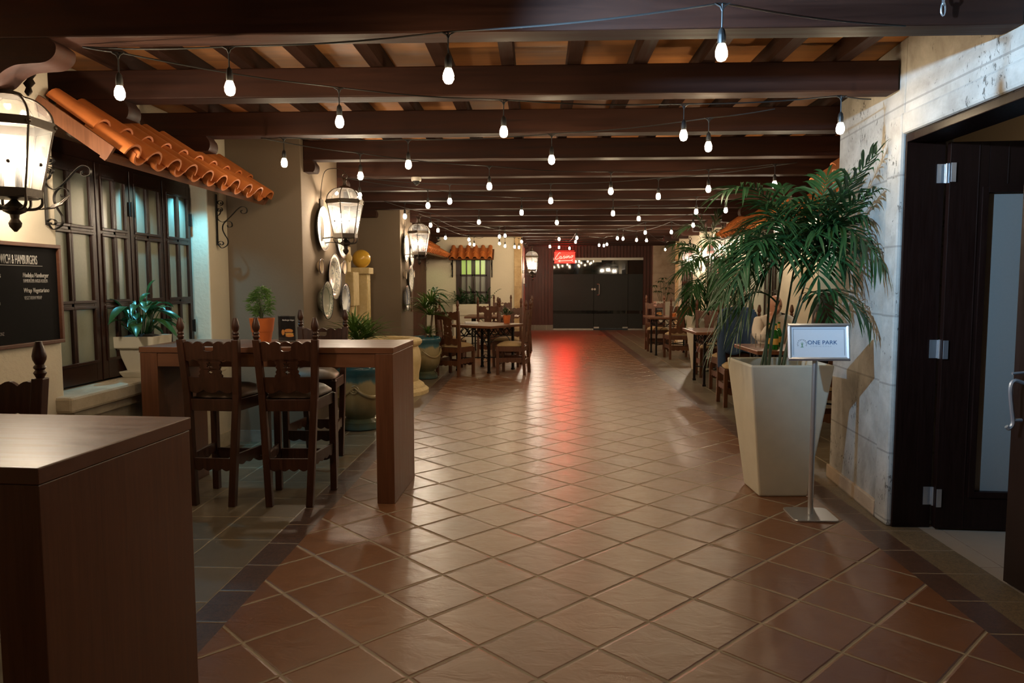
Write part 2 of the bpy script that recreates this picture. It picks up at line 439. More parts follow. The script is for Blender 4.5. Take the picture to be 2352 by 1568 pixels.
def bez(p0, p1, p2, n=10):
    p0, p1, p2 = Vector(p0), Vector(p1), Vector(p2)
    return [(p0*(1-t)**2+p1*(2*t*(1-t))+p2*t*t) for t in [i/n for i in range(n+1)]]
def spline(pts, n=6):
    P = [Vector(p) for p in pts]; P = [P[0]]+P+[P[-1]]; out = []
    for i in range(1, len(P)-2):
        a, b, c, d = P[i-1], P[i], P[i+1], P[i+2]
        for k in range(n):
            t = k/n
            out.append(.5*((2*b)+(c-a)*t+(2*a-5*b+4*c-d)*t*t+(3*b-a-3*c+d)*t**3))
    out.append(P[-2]); return out
def text_obj(txt, size, mat, parent, Mt, name='lettering', sx=1, shear=0, depth=.0006, align='LEFT', spacing=1):
    cu = bpy.data.curves.new(name, 'FONT'); cu.body = txt; cu.size = size; cu.extrude = depth; cu.shear = shear
    cu.align_x = align; cu.resolution_u = 3; cu.space_character = spacing
    tmp = bpy.data.objects.new(name, cu); COL.objects.link(tmp)
    dg = bpy.context.evaluated_depsgraph_get()
    me = bpy.data.meshes.new_from_object(tmp.evaluated_get(dg))
    bpy.data.objects.remove(tmp)
    me.transform(Mt @ Matrix.Diagonal((sx, 1, 1, 1))); me.materials.clear(); me.materials.append(mat)
    o = bpy.data.objects.new(name, me); COL.objects.link(o); o.parent = parent
    return o

XL, XR, NL = -2.9, 3.45, -2.2      # left wall, right wall, face of the left piers
ZB, ZT = 2.65, 2.83                # beams: underside, top
ZC = 2.945                         # underside of the ceiling boards
# ------------------------------------------------------------------ floor
SL, SR = -1.386, 1.931
def slab(name, x0, x1, y0, y1, mat): return struct(MB().box(x0, x1, y0, y1, -.1, 0).build(name, mat, smooth=False))
slab('floor', SL, SR, -3, 23.5, M['floor'])
slab('trim_1', SL-.175, SL, -3, 18.6, M['floor_strip'])
slab('floor', XL-.2, SL-.175, -3, 18.6, M['floor_side'])
slab('floor', -.43, SL, 18.6, 18.6, M['floor']) if False else None
slab('trim_2', SR, SR+.17, -3, 23.5, M['floor_strip2'])
slab('floor', SR+.17, 6, 5.62, 23.5, M['floor_side'])
slab('trim_3', SR+.17, SR+.40, -3, 5.62, M['floor_beige'])
slab('floor', SR+.40, 6, -3, 5.62, M['floor_room'])
# ------------------------------------------------------------------ walls
b = MB(); b.box(XL-.5, XL, -3, 4.345, 0, ZC); b.box(XL-.5, XL, 6.385, 6.8, 0, ZC); b.box(XL-.5, XL, 12.8, 18.6, 0, ZC)
b.box(XL-.5, XL-.23, 4.345, 6.385, 0, ZC); struct(b.build('wall_left', M['plaster'], smooth=False, bevel=.012))
b = MB(); b.box(XL-.5, NL, 6.8, 8.3, 0, ZC); b.box(XL-.5, NL, 11.67, 12.8, 0, ZC); b.box(XL-.5, XL, 8.3, 11.67, 0, ZC)
struct(b.build('wall_left', M['brown_wall'], smooth=False, bevel=.006))
b = MB(); b.box(XL-.01, XL+.014, 6.385, 6.8, 0, .13); b.box(XL-.01, XL+.014, -3, 4.345, 0, .13); struct(b.build('baseboard_left', M['sillstone'], smooth=False))
b = MB(); b.box(NL-.7, NL+.014, 6.786, 8.314, 0, .11); struct(b.build('baseboard_left', M['stone_dark'], smooth=False))
b = MB(); b.box(XL-.5, -.62, 18.6, 19, 0, .7); b.box(XL-.5, -2.09, 18.6, 19, .7, 2.2); b.box(-1.22, -.62, 18.6, 19, .7, 2.2); b.box(XL-.5, -.62, 18.6, 19, 2.2, ZC)
b.box(-2.09, -1.22, 18.78, 19, .7, 2.2)
struct(b.build('wall_back', M['plaster'], smooth=False))
struct(MB().box(-.62, -.43, 18.55, 19, 0, ZC).build('wall_back', M['stone_tan'], smooth=False, bevel=.01))
struct(MB().box(-.62, -.43, 19, 23.5, 0, ZC).build('wall_back', M['stone_dark'], smooth=False))
b = MB()                       # far wall of vertical slats around the glass doors
x = -.43
while x < 3.58:
    w = min(.098, 3.6-x)
    z0 = 2.30 if (x+w > .47 and x < 3.31) else .16
    b.box(x+.010, x+w-.008, 23.485, 23.53, z0, ZC); x += .104
b.box(-.43, .46, 23.53, 23.7, 0, ZC); b.box(.46, 3.32, 23.53, 23.7, 2.30, ZC); b.box(3.32, 3.6, 23.53, 23.7, 0, ZC)
struct(b.build('wall_far', M['slat_wood'], smooth=False))
b = MB(); b.box(-.43, .46, 23.47, 23.53, 0, .16); b.box(3.32, 3.6, 23.47, 23.53, 0, .16); struct(b.build('baseboard_far', M['floor_side'], smooth=False))
struct(MB().box(3.6, 6.5, 23.3, 23.7, 0, ZC).build('wall_far', M['stone_far'], smooth=False))
b = MB()                       # right wall, with two window bays
for y0, y1 in ((7.0, 7.4), (9.2, 10.7), (12.3, 18.3)): b.box(XR, XR+.6, y0, y1, 0, ZC)
for y0, y1 in ((7.4, 9.2), (10.7, 12.3)): b.box(XR+.30, XR+.6, y0, y1, 0, ZC)
b.box(3.0, XR+.6, 5.66, 7.0, 0, ZC)
struct(b.build('wall_right', M['plaster'], smooth=False, bevel=.01))
struct(MB().box(XR-.03, XR+.6, 18.3, 18.6, 0, ZC).build('wall_right', M['stone_tan'], smooth=False, bevel=.01))
struct(MB().box(6.2, 6.5, 5.66, 23.3, 0, ZC).build('wall_right', M['stone_far'], smooth=False))
b = MB()                       # near stone pier and the wall over the door
b.add([(2.17, 4.53, 0), (2.245, 5.66, 0), (2.47, 5.66, 0), (2.47, 4.53, 0), (2.17, 4.53, ZC), (2.245, 5.66, ZC), (2.47, 5.66, ZC), (2.47, 4.53, ZC)],
      [(0, 1, 2, 3), (4, 7, 6, 5), (0, 4, 5, 1), (1, 5, 6, 2), (2, 6, 7, 3), (3, 7, 4, 0)])
b.box(2.17, 2.47, -3, 2.05, 0, ZC); b.box(2.17, 2.47, 2.05, 4.53, 2.37, ZC)
struct(b.build('wall_right', M['stone'], smooth=False, bevel=.012))
b = MB(); b.box(2.145, 2.19, 4.505, 4.68, 0, 2.50); b.box(2.145, 2.19, 1.9, 4.51, 2.372, 2.50)
struct(b.build('trim_4', M['stone'], smooth=False, bevel=.018))
b = MB(); b.add([(2.155, 4.70, 0), (2.232, 5.68, 0), (2.255, 5.68, 0), (2.19, 4.70, 0), (2.155, 4.70, .10), (2.232, 5.68, .10), (2.255, 5.68, .10), (2.19, 4.70, .10)],
      [(0, 1, 2, 3), (4, 7, 6, 5), (0, 4, 5, 1), (1, 5, 6, 2), (2, 6, 7, 3), (3, 7, 4, 0)])
struct(b.build('baseboard_right', M['stone_far'], smooth=False, bevel=.004))
b = MB(); b.box(2.47, 6, 5.5, 5.66, 0, ZC); b.box(5.85, 6, -1, 5.5, 0, ZC); b.box(2.47, 6, -1.2, -1, 0, ZC)
struct(b.build('wall_right_room', M['plaster_room'], smooth=False))
struct(MB().box(-3.4, 6.5, -3.2, -3, 0, ZC).build('wall_behind', M['plaster'], smooth=False))
# ------------------------------------------------------------------ ceiling
cl = struct(MB().box(-3.5, 6.6, -3.2, 23.8, ZC, ZC+.08).build('ceiling', M['board'], smooth=False))
for i in range(16):
    x = -2.62+.405*i
    MB().box(x-.04, x+.04, -3, 23.4, ZT+.001, ZC-.001).build('rafter', M['rafter'], cl, smooth=False)
NTH = ['first', 'second', 'third', 'fourth', 'fifth', 'sixth', 'seventh', 'eighth', 'ninth', 'tenth', 'eleventh', 'twelfth', 'thirteenth', 'fourteenth', 'fifteenth', 'sixteenth', 'seventeenth', 'eighteenth']
def corbel(bm, xw, d, y0, y1, h=.12, ln=.36):
    """block under the beam end, rounded nose pointing into the room"""
    prof = [(0, 0), (ln-.02, 0)]
    prof += [(ln-.02+.03*math.sin(a)-.0, -.015-h*.45*(1-math.cos(a))) for a in [PI*k/8 for k in range(1, 8)]]
    prof += [(ln-.10, -h), (0, -h)]
    p2 = [(xw+d*p, ZB+q) for p, q in prof]
    bm.prism(p2, th=y1-y0, M_=Matrix.Translation((0, (y0+y1)/2, 0)))
for k in range(18):
    y1 = 3.612+1.141*k; y0 = y1-.155
    xl = XL+.001; xr = XR-.001
    if 4.4 < y0 < 6.3: xl = XL-.22
    if y1 < 5.6: xr = 2.165
    elif y1 < 7.0: xr = 2.99
    if 6.8 < y1 < 8.3 or 11.67 < y1 < 12.8: xl = NL+.001
    if y0 > 18.6: xl, xr = -.428, 3.6
    if y0 > 18.6: xr = 6.19
    o = MB()
    o.box(xl, xr, y0, y1, ZB, ZT)
    ob = o.build('ceiling_beam', M['beam'], smooth=False, bevel=.008)
    lab = 'dark wooden ceiling beam, nearest to the camera across the top of the photo' if k == 0 else f'dark wooden ceiling beam across the corridor, {NTH[k]} from the camera'
    if k == 17: lab = 'dark wooden ceiling beam farthest away, right before the slatted wall'
    tag(ob, lab, 'beam', 'ceiling beams')
    c = MB()
    if k == 0:
        nose = spline([(.60, 0, 0), (.632, 0, -.03), (.625, 0, -.075), (.58, 0, -.108), (.50, 0, -.115), (.43, 0, -.122), (.37, 0, -.15), (.325, 0, -.19), (.27, 0, -.215)], 4)
        prof = [(0, 0)]+[(v.x, v.z) for v in nose]+[(0, -.215)]
        c.prism([(XL+p, ZB+q) for p, q in prof], th=.15, M_=Matrix.Translation((0, (y0+y1)/2, 0)))
    elif k in (1, 2): corbel(c, XL+.001, 1, y0+.004, y1-.004, .115, .32)
    elif xl > -2.3: corbel(c, xl, 1, y0+.004, y1-.004, .11, .1)
    elif y0 < 18.6: corbel(c, xl, 1, y0+.004, y1-.004, .12, .36)
    if c.v: c.build('corbel', M['beam'], ob, bevel=.004)
    if 8.4 < y0 < 18.3:
        c = MB(); corbel(c, xr, -1, y0+.004, y1-.004, .13, .36); c.build('corbel', M['beam'], ob, bevel=.004)

# ------------------------------------------------------------------ window bay on the left
def moulding(b, x0, y0, y1, z0, z1, w, d):
    """picture-frame of four bars in the plane X = x0, standing out by d"""
    b.box(x0, x0+d, y0, y1, z0, z0+w); b.box(x0, x0+d, y0, y1, z1-w, z1)
    b.box(x0, x0+d, y0, y0+w, z0+w, z1-w); b.box(x0, x0+d, y1-w, y1, z0+w, z1-w)
def casement_window(name, xf, ys, z0, z1, rows, sgn, npanes=2, mat='frost'):
    """tall folding window in the plane X = xf; sgn +1 faces +X"""
    root = bpy.data.objects.new(name, None); COL.objects.link(root); struct(root)
    b = MB(); lo, hi = sorted((xf, xf-sgn*.06))
    b.box(lo, hi, ys[0], ys[-1], z1, z1+.10); b.box(lo, hi, ys[0]-.0, ys[0]+.03, z0, z1); b.box(lo, hi, ys[-1]-.03, ys[-1], z0, z1)
    b.build('frame', M['win_wood'], root, smooth=False, bevel=.004)
    for i in range(len(ys)-1):
        a, c = ys[i]+.008, ys[i+1]-.008
        if i == 0: a += .025
        if i == len(ys)-2: c -= .025
        g = MB(); st = .06
        x0, x1 = sorted((xf+sgn*.012, xf-sgn*.035))
        np_ = npanes
        pw = (c-a-st*2)/np_
        def bar(y0, y1, zz0, zz1): g.box(x0, x1, y0, y1, zz0, zz1)
        bar(a, a+st, z0, z1); bar(c-st, c, z0, z1)
        bounds = [z0]+list(rows)+[z1]
        zb, zt = z0+.14, z1-.10
        cuts = [zb]+list(rows)+[zt]
        bar(a+st, c-st, z0, zb); bar(a+st, c-st, zt, z1)
        for r_ in rows: bar(a+st, c-st, r_-.025, r_+.025)
        for p in range(1, np_): bar(a+st+pw*p-.016, a+st+pw*p+.016, zb, zt)
        pm = MB()
        for q in range(len(cuts)-1):
            zz0 = cuts[q]+(.025 if q else 0); zz1 = cuts[q+1]-(.025 if q < len(cuts)-2 else 0)
            for p in range(np_):
                ya, yb = a+st+pw*p+(.016 if p else 0), a+st+pw*(p+1)-(.016 if p < np_-1 else 0)
                moulding(g, min(xf+sgn*.012, xf+sgn*.022), ya-.016, yb+.016, zz0-.016, zz1+.016, .020, .010)
                pm.box(*sorted((xf-sgn*.002, xf-sgn*.010)), ya, yb, zz0, zz1)
        lf = g.build('casement', M['win_wood'], root, smooth=False, bevel=.003)
        pm.build('pane', M[mat], lf, smooth=False)
        if i in (1, 3):
            h = MB()
            for hz in (z1-.28, z0+.3):
                yy = c if i == 1 else c-.02
                h.box(*sorted((xf+sgn*.012, xf+sgn*.026)), yy-.022, yy+.028, hz-.05, hz+.05)
                h.lathe([(.007, -.055), (.007, .055)], 8, (xf+sgn*.03, yy+.003, hz))
            h.build('hinge', M['iron'], lf)
    return root
casement_window('window_1', -3.05, [4.36, 4.98, 5.40, 5.88, 6.38], .835, 2.33, (1.36, 1.86), 1)
casement_window('window_2', XR+.27, [7.42, 8.0, 8.6, 9.18], .835, 2.33, (1.36, 1.86), -1)
casement_window('window_3', XR+.27, [10.72, 11.2, 11.75, 12.28], .835, 2.33, (1.36, 1.86), -1)
casement_window('window_4', XR-.01, [13.8, 14.5, 15.2], .3, 2.15, (.9, 1.5), -1)
casement_window('window_5', XR-.01, [16.6, 17.2, 17.8], .3, 2.15, (.9, 1.5), -1)
b = MB()                       # sill slab and the stone courses below it
b.box(-3.12, -2.80, 4.26, 6.46, .72, .82); sl = struct(b.build('trim_5', M['sillstone'], smooth=False, bevel=.018))
b = MB(); b.box(-3.13, -2.84, 4.34, 6.40, .66, .72); b.box(-3.13, -2.87, 4.345, 6.39, 0, .66); struct(b.build('trim_6', M['sillstone'], smooth=False, bevel=.008))
b = MB(); b.box(XR-.06, XR+.30, 7.35, 9.25, .72, .82); b.box(XR-.06, XR+.30, 10.65, 12.35, .72, .82); b.box(XR-.02, XR+.30, 7.41, 9.19, 0, .72); b.box(XR-.02, XR+.30, 10.71, 12.29, 0, .72)
struct(b.build('trim_7', M['sillstone'], smooth=False, bevel=.012))
# dark slatted shutter on the left wall at the far end
b = MB()
y = 15.4
while y < 18.55: b.box(XL, XL+.05, y, y+.085, .1, 2.2); y += .1
struct(b.build('window_6', M['slat_wood'], smooth=False))
# window on the back wall
def back_window():
    root = bpy.data.objects.new('window_7', None); COL.objects.link(root); struct(root)
    b = MB(); b.box(-2.09, -2.0, 18.58, 18.70, .7, 2.2); b.box(-1.31, -1.22, 18.58, 18.70, .7, 2.2); b.box(-2.0, -1.31, 18.58, 18.7, 2.12, 2.2); b.box(-2.0, -1.31, 18.58, 18.7, .7, .78)
    b.build('frame', M['win_wood'], root, smooth=False, bevel=.005)
    for a, c in ((-2.0, -1.66), (-1.65, -1.31)):
        g = MB(); mid = (a+c)/2
        g.box(a, a+.045, 18.6, 18.65, .78, 2.12); g.box(c-.045, c, 18.6, 18.65, .78, 2.12); g.box(mid-.015, mid+.015, 18.6, 18.65, .78, 2.12)
        for z in (.8, 1.27, 1.70, 2.1): g.box(a, c, 18.6, 18.65, z-.022, z+.022)
        lf = g.build('casement', M['win_wood'], root, smooth=False, bevel=.003)
        p = MB(); p.box(a+.04, c-.04, 18.655, 18.66, .8, 1.69); p.build('pane', M['frost'], lf, smooth=False)
        p = MB(); p.box(a+.04, c-.04, 18.655, 18.66, 1.69, 2.1); p.build('pane', M['greenpane'], lf, smooth=False)
def green_pane():
    n = NT('green_lit_pane'); n.bsdf((.30, .40, .14), .2, 0, None, spec=.5)
    n.b.inputs['Emission Color'].default_value = (.42, .62, .10, 1); n.b.inputs['Emission Strength'].default_value = .35
    return n.m
M['greenpane'] = green_pane()
back_window()

# ------------------------------------------------------------------ tiled awnings
def awning(label, p0, p1, eave_dir, z_eave, depth, rise, near_board=True, brackets=(), name='tile_awning', pitch=.235):
    """p0,p1: wall line ends (x,y); eave_dir: unit (x,y) from wall to eave"""
    root = thing(name, label, 'awning', (p0[0], p0[1], z_eave), 0, 'tiled awnings over the windows')
    a = Vector((p1[0]-p0[0], p1[1]-p0[1], 0)); L = a.length; a.normalize()
    e = Vector((eave_dir[0], eave_dir[1], 0)); s = Vector((e.x*depth, e.y*depth, -rise)); SL_ = s.length; sd = s.normalized()
    nrm = a.cross(sd).normalized()
    if nrm.z < 0: nrm = -nrm
    top = Vector((0, 0, rise))
    n = max(2, round(L/pitch)); pw = L/n
    b = MB()
    def tile(u, t0, t1, up, r0, r1, lift, th=.014):
        seg = 8; vs = []
        for (t, r) in ((t0, r0), (t1, r1)):
            for rr in (r, r-th):
                for k in range(seg+1):
                    an = PI*k/seg
                    off = a*(rr*math.cos(an))+nrm*((rr*math.sin(an)) if up else (-rr*math.sin(an)))
                    vs.append(top+a*u+sd*t+off+nrm*(lift+(0 if up else 0)))
        m_ = seg+1
        fs = []
        for k in range(seg):
            fs.append((k, k+1, 2*m_+k+1, 2*m_+k)); fs.append((m_+k, 3*m_+k, 3*m_+k+1, m_+k+1))
            fs.append((k, m_+k, m_+k+1, k+1)); fs.append((2*m_+k, 2*m_+k+1, 3*m_+k+1, 3*m_+k))
        fs += [(0, 2*m_, 3*m_, m_), (seg, m_+seg, 3*m_+seg, 2*m_+seg)]
        b.add(vs, fs)
    rw = pw*.30
    for i in range(n):
        u = pw*(i+.5)
        j = random.uniform(-.006, .006)
        tile(u, -.02, SL_*.55+.03, True, rw*.92, rw*1.08, .062)
        tile(u, SL_*.5, SL_+.03+j, True, rw*.92, rw*1.1, .045)
    for i in range(1, n):
        u = pw*i
        tile(u, -.02, SL_+.015, False, rw*1.1, rw*.95, .062)
    b.build('roof_tiles', M['terra'], root, ang=50)
    w = MB()
    vs = []
    for t in (-.01, SL_-.03):
        for hh in (-.012, -.030):
            vs += [top+sd*t+nrm*hh-a*.0, top+sd*t+nrm*hh+a*L]
    w.add(vs, [(0, 1, 3, 2), (4, 6, 7, 5), (0, 4, 5, 1), (2, 3, 7, 6), (0, 2, 6, 4), (1, 5, 7, 3)])
    w.build('roof_board', M['tableleg'], root, smooth=False)
    if near_board:
        for u in (.0, L):
            q = MB(); q.strap([top+sd*(-.01)+a*u+nrm*.01, top+sd*(SL_-.01)+a*u+nrm*.01], a, .022, .085); q.build('barge_board', M['tableleg'], root, smooth=False)
    q = MB(); q.strap([top+sd*(SL_-.04)+nrm*-.02, top+sd*(SL_-.04)+nrm*-.02+a*L], sd, .04, .05); q.build('fascia', M['tableleg'], root, smooth=False)
    for u in brackets:
        o = scroll_bracket(root); o.scale = (.74, .9, .58); o.location = a*u+Vector((0, 0, rise-.33)); o.rotation_euler = (0, 0, math.atan2(e.y, e.x))
    return root
def spiral(c, r0, r1, a0, turns, n=20):
    return [(c[0]+(r0+(r1-r0)*k/n)*math.cos(a0+turns*2*PI*k/n), 0, c[1]+(r0+(r1-r0)*k/n)*math.sin(a0+turns*2*PI*k/n)) for k in range(n+1)]
BR = [None]
def scroll_bracket(parent):
    if BR[0]:
        o = BR[0].copy(); COL.objects.link(o); o.parent = parent; return o
    b = MB(); sd = (0, 1, 0); w, t = .022, .006
    b.strap([(.008, 0, .16), (.008, 0, -.62)], sd, .028, .008)
    b.strap(spline([(.015, 0, -.60)]+[(.055, 0, -.665), (.125, 0, -.62), (.135, 0, -.54), (.10, 0, -.46), (.075, 0, -.38), (.085, 0, -.30), (.13, 0, -.25), (.185, 0, -.27), (.19, 0, -.33), (.145, 0, -.345), (.135, 0, -.315)], 5), sd, w, t)
    b.strap(spiral((.052, -.595), .045, .014, PI*1.25, -1.15), sd, w, t)
    b.strap(spline([(.02, 0, -.06), (.055, 0, -.10), (.04, 0, -.15), (.015, 0, -.17), (.025, 0, -.23), (.09, 0, -.265), (.17, 0, -.19), (.26, 0, -.075), (.32, 0, -.03), (.375, 0, -.055), (.375, 0, -.12), (.325, 0, -.135), (.305, 0, -.10), (.325, 0, -.085)], 5), sd, w, t)
    b.strap(spiral((.05, 0.03), .045, .012, -PI/2, 1.4), sd, w, t)
    b.strap(spiral((.045, -.075), .04, .012, PI/2, -1.4), sd, w, t)
    BR[0] = b.build('scroll_bracket', M['iron'], parent)
    return BR[0]
awning('terracotta tile awning over the near left window bay, beside the left wall lantern', (XL+.005, 4.22), (XL+.005, 6.66), (1, 0), 2.235, .43, .30, True, (.03, 2.33))
awning('terracotta tile awning on the far left wall, ending at the back corner', (XL+.01, 14.0), (XL+.01, 18.42), (1, 0), 2.14, .62, .38, True, (4.3,))
awning('short terracotta tile awning over the back wall window beyond the dining tables', (-2.24, 18.58), (-1.12, 18.58), (0, -1), 2.10, .32, .26, False, (.06, 1.06), pitch=.19)
awning('terracotta tile awning on the right wall behind the large palm', (XR-.005, 7.25), (XR-.005, 9.22), (-1, 0), 2.24, .40, .30)
awning('terracotta tile awning on the right wall, farther one beyond the palms', (XR-.005, 10.05), (XR-.005, 12.55), (-1, 0), 2.24, .40, .30)
awning('sloping terracotta awning end showing behind the near stone pier, up under the beams', (2.99, 5.75), (2.99, 7.0), (-1, 0), 2.36, .42, .27)

# ------------------------------------------------------------------ wall lanterns
def lantern(label, loc, rz):
    """origin at the lantern axis, level of the upper band; wall towards local -X"""
    root = thing('wall_lantern', label, 'lantern', loc, rz, 'iron wall lanterns'); root['reach'] = 1
    def hexring(b, r, z, w, t):
        P = [Vector((r*math.cos(PI/6+PI/3*k), r*math.sin(PI/6+PI/3*k), z)) for k in range(6)]
        for k in range(6):
            p, q = P[k], P[(k+1) % 6]; mid = (p+q)/2; d = (q-p); ln = d.length
            Mt = Matrix.Translation(mid) @ Matrix.Rotation(math.atan2(d.y, d.x), 4, 'Z')
            b.box(-ln/2-.004, ln/2+.004, -t/2, t/2, -w/2, w/2, Mt)
        return P
    b = MB()
    T = hexring(b, .185, 0, .042, .012); B = hexring(b, .118, -.335, .04, .012)
    for k in range(6):
        b.tube([T[k], B[k]], .0055, 6)
        b.sphere((T[k].x*1.02, T[k].y*1.02, 0), .012, 8, 6)
        b.tube(spline([T[k], (T[k].x*.93, T[k].y*.93, .065), (T[k].x*.62, T[k].y*.62, .122), (T[k].x*.24, T[k].y*.24, .142)], 5), .0055, 6)
        mid = (T[k]+T[(k+1) % 6])*.33+(B[k]+B[(k+1) % 6])*.17
        b.sphere(mid*1.03-Vector((0, 0, .08)), .009, 8, 6)
        b.tube(spline([B[k], (B[k].x*1.0, B[k].y*1.0, -.385), (B[k].x*.75, B[k].y*.75, -.41), (B[k].x*.2, B[k].y*.2, -.415)], 5), .007, 6)
    b.lathe([(.07, .135), (.055, .155), (.022, .165), (.016, .20), (.022, .215), (.010, .235)], 16)
    b.tube([(.0+.026*math.cos(t), 0, .258+.026*math.sin(t)) for t in [2*PI*k/14 for k in range(15)]], .006, 6)
    b.lathe([(.112, -.352), (.112, -.36), (.05, -.365)], 12)
    b.build('cage', M['lamp_iron'], root)
    f = MB(); f.lathe([(.012, -.365), (.03, -.385), (.055, -.405), (.05, -.425), (.022, -.44), (.018, -.462), (.03, -.482), (.026, -.50), (.006, -.525)], 14); f.build('finial', M['lamp_iron'], root)
    g = MB()
    for k in range(6):
        t0, t1, b0, b1 = T[k]*.985, T[(k+1) % 6]*.985, B[k]*.985, B[(k+1) % 6]*.985
        g.add([(t0.x, t0.y, -.022), (t1.x, t1.y, -.022), (b1.x, b1.y, -.318), (b0.x, b0.y, -.318)], [(0, 1, 2, 3)])
        prev = [(t0.x, t0.y, .02), (t1.x, t1.y, .02)]
        for fr, z in ((.92, .065), (.62, .12), (.25, .138)):
            cur = [(t0.x*fr, t0.y*fr, z), (t1.x*fr, t1.y*fr, z)]
            g.add([prev[0], prev[1], cur[1], cur[0]], [(0, 1, 2, 3)]); prev = cur
    g.build('glass', M['glass'], root, smooth=False)
    for k in range(3):
        a = PI/2+2*PI*k/3; c = (.048*math.cos(a), .048*math.sin(a))
        cd = MB(); cd.lathe([(.02, -.34), (.02, -.325), (.0115, -.32), (.0115, -.215), (.008, -.213)], 10, (c[0], c[1], 0))
        co = cd.build('candle', M['lamp_iron'], root)
        fl = MB(); fl.lathe([(.006, -.212), (.014, -.195), (.016, -.175), (.010, -.145), (.002, -.118)], 8, (c[0], c[1], 0)); fl.build('flame_bulb', M['flame'], co)
    p = MB(); D = -.25
    p.box(D, D+.018, -.055, .055, -.42, .03); p.build('backplate', M['lamp_iron'], root, smooth=False, bevel=.003)
    p = MB()
    p.tube(spline([(D+.012, 0, -.02), (D+.01, 0, .12), (D+.05, 0, .30), (-.10, 0, .335), (-.01, 0, .31), (0, 0, .285)], 6), .004, 6)
    p.tube([(D+.015, 0, -.36), (-.10, 0, -.345)], .008, 6)
    p.tube([(D+.015, 0, -.41), (-.15, 0, -.40), (-.03, 0, -.41)], .006, 6)
    p.build('bracket_arm', M['lamp_iron'], root)
    if 'left edge' in label:          # acanthus leaves show on the big near lantern
        def acanthus(base, tip, bend):
            q = MB()
            pts = bez(base, bend, tip, 8); vs = []; fs = []
            for i, pnt in enumerate(pts):
                w = .026*math.sin(PI*min(.98, .12+i/9))*(1.25 if i % 2 else .6)
                vs += [pnt+Vector((w, .0, .0)), pnt+Vector((0, .006, 0)), pnt+Vector((-w, 0, 0))]
            for i in range(8):
                fs += [(3*i, 3*i+1, 3*i+4, 3*i+3), (3*i+1, 3*i+2, 3*i+5, 3*i+4)]
            q.add(vs, fs); o = q.build('leaf_ornament', M['lamp_iron'], root); sm = o.modifiers.new('thick', 'SOLIDIFY'); sm.thickness = .004
        acanthus((.06, .06, .15), (.09, .08, .32), (.05, .08, .24)); acanthus((-.06, .03, .15), (-.09, .02, .30), (-.05, .03, .22)); acanthus((0, -.05, .16), (.02, -.10, .27), (0, -.06, .22))
        acanthus((.06, .05, -.41), (.20, .13, -.33), (.14, .1, -.42)); acanthus((-.06, -.05, -.41), (-.18, -.1, -.34), (-.13, -.1, -.42))
    return root
L0 = lantern('large iron and glass wall lantern with lit candles at the left edge over the chalkboard', (-2.61, 3.60, 2.285), 0)
lantern('lit iron wall lantern among the plates on the near taupe pier', (NL+.25, 7.40, 2.315), 0)
lantern('lit iron wall lantern among the plates on the second taupe pier', (NL+.25, 12.0, 2.325), 0)
lantern('small lit lantern at the end of the tan stone column by the slatted wall', (-.175, 18.9, 2.17), 0)
lantern('farther lit lantern just behind the one on the tan stone column', (-.175, 21.3, 2.10), 0)
lantern('lit wall lantern hidden behind the fronds of the large palm, between two awnings', (XR-.25, 9.68, 2.30), PI)
lantern('lit wall lantern on the right wall beyond the farther tile awning', (XR-.25, 13.0, 2.27), PI)
lantern('lit wall lantern on the right wall behind the farther palm, farthest on that side', (XR-.25, 15.75, 2.17), PI)

# ------------------------------------------------------------------ string lights
SOCK = [None, None]
def bulb_hang(root, hook, zc):
    """drop cord and socket (part) with its bulb (sub-part); zc = height of the bulb centre"""
    d = hook.z-zc
    s = MB(); s.tube([hook, hook-Vector((0, 0, d-.075))], .0035, 5)
    top = hook.z-(d-.085)
    s.lathe([(.004, .012), (.013, .0), (.0165, -.02), (.0165, -.045), (.015, -.052)][::-1], 10, (hook.x, hook.y, top))
    s.tube([hook+Vector((-.03, 0, .0)), hook+Vector((-.008, 0, -.012)), hook+Vector((0, 0, -.03))], .004, 5)
    s.tube([hook+Vector((.03, 0, .0)), hook+Vector((.008, 0, -.012)), hook+Vector((0, 0, -.03))], .004, 5)
    so = s.build('bulb_socket', M['rubber'], root)
    b = MB(); b.lathe([(.003, -.034), (.016, -.029), (.024, -.014), (.0245, .004), (.019, .022), (.0145, .032)], 10, (hook.x, hook.y, zc)); b.build('bulb', M['bulb'], so)
def strand(label, seq):
    """seq: ('a',px,py) anchors on a beam, (px,py[,zc]) bulbs"""
    root = thing('string_light', label, 'string light', (0, 0, 0), 0, 'cafe string lights under the beams')
    pts = []; hooks = []
    for q in seq:
        if q[0] == 'a': pts.append(on_z(q[1], q[2], ZB-.012))
        else:
            zc = q[2] if len(q) > 2 else 2.41
            c = on_z(q[0], q[1], zc); h = Vector((c.x, c.y, 2.60 if zc > 2.38 else 2.56)); pts.append(h); hooks.append((h, zc))
    cab = []
    for a, c in zip(pts, pts[1:]):
        n = 8; d = (c-a).length
        for k in range(n):
            t = k/n; p = a.lerp(c, t); p.z -= .035*min(1, d/2.5)*math.sin(PI*t)*1.0; cab.append(p)
    cab.append(pts[-1])
    root.location = pts[0]
    MB().tube([p-pts[0] for p in cab], .0042, 5).build('cable', M['rubber'], root)
    for h, zc in hooks: bulb_hang(root, h-pts[0], zc-pts[0].z)
    return root
strand('string of bulbs nearest the camera, rising to the top right edge', [('a', 190, 108), (528, 203), (1030, 175), (1657, 121), ('a', 2080, 60)])
strand('string of bulbs running from the near left beam down to the stone pier', [('a', 190, 108), (275, 214), (780, 280), (1157, 303), (1570, 311), (1930, 295), ('a', 2000, 228)])
strand('string of bulbs crossing from the right to the left under the third beam', [('a', 1780, 250), (1627, 337), (1267, 367), (938, 378), (653, 374), ('a', 600, 317)])
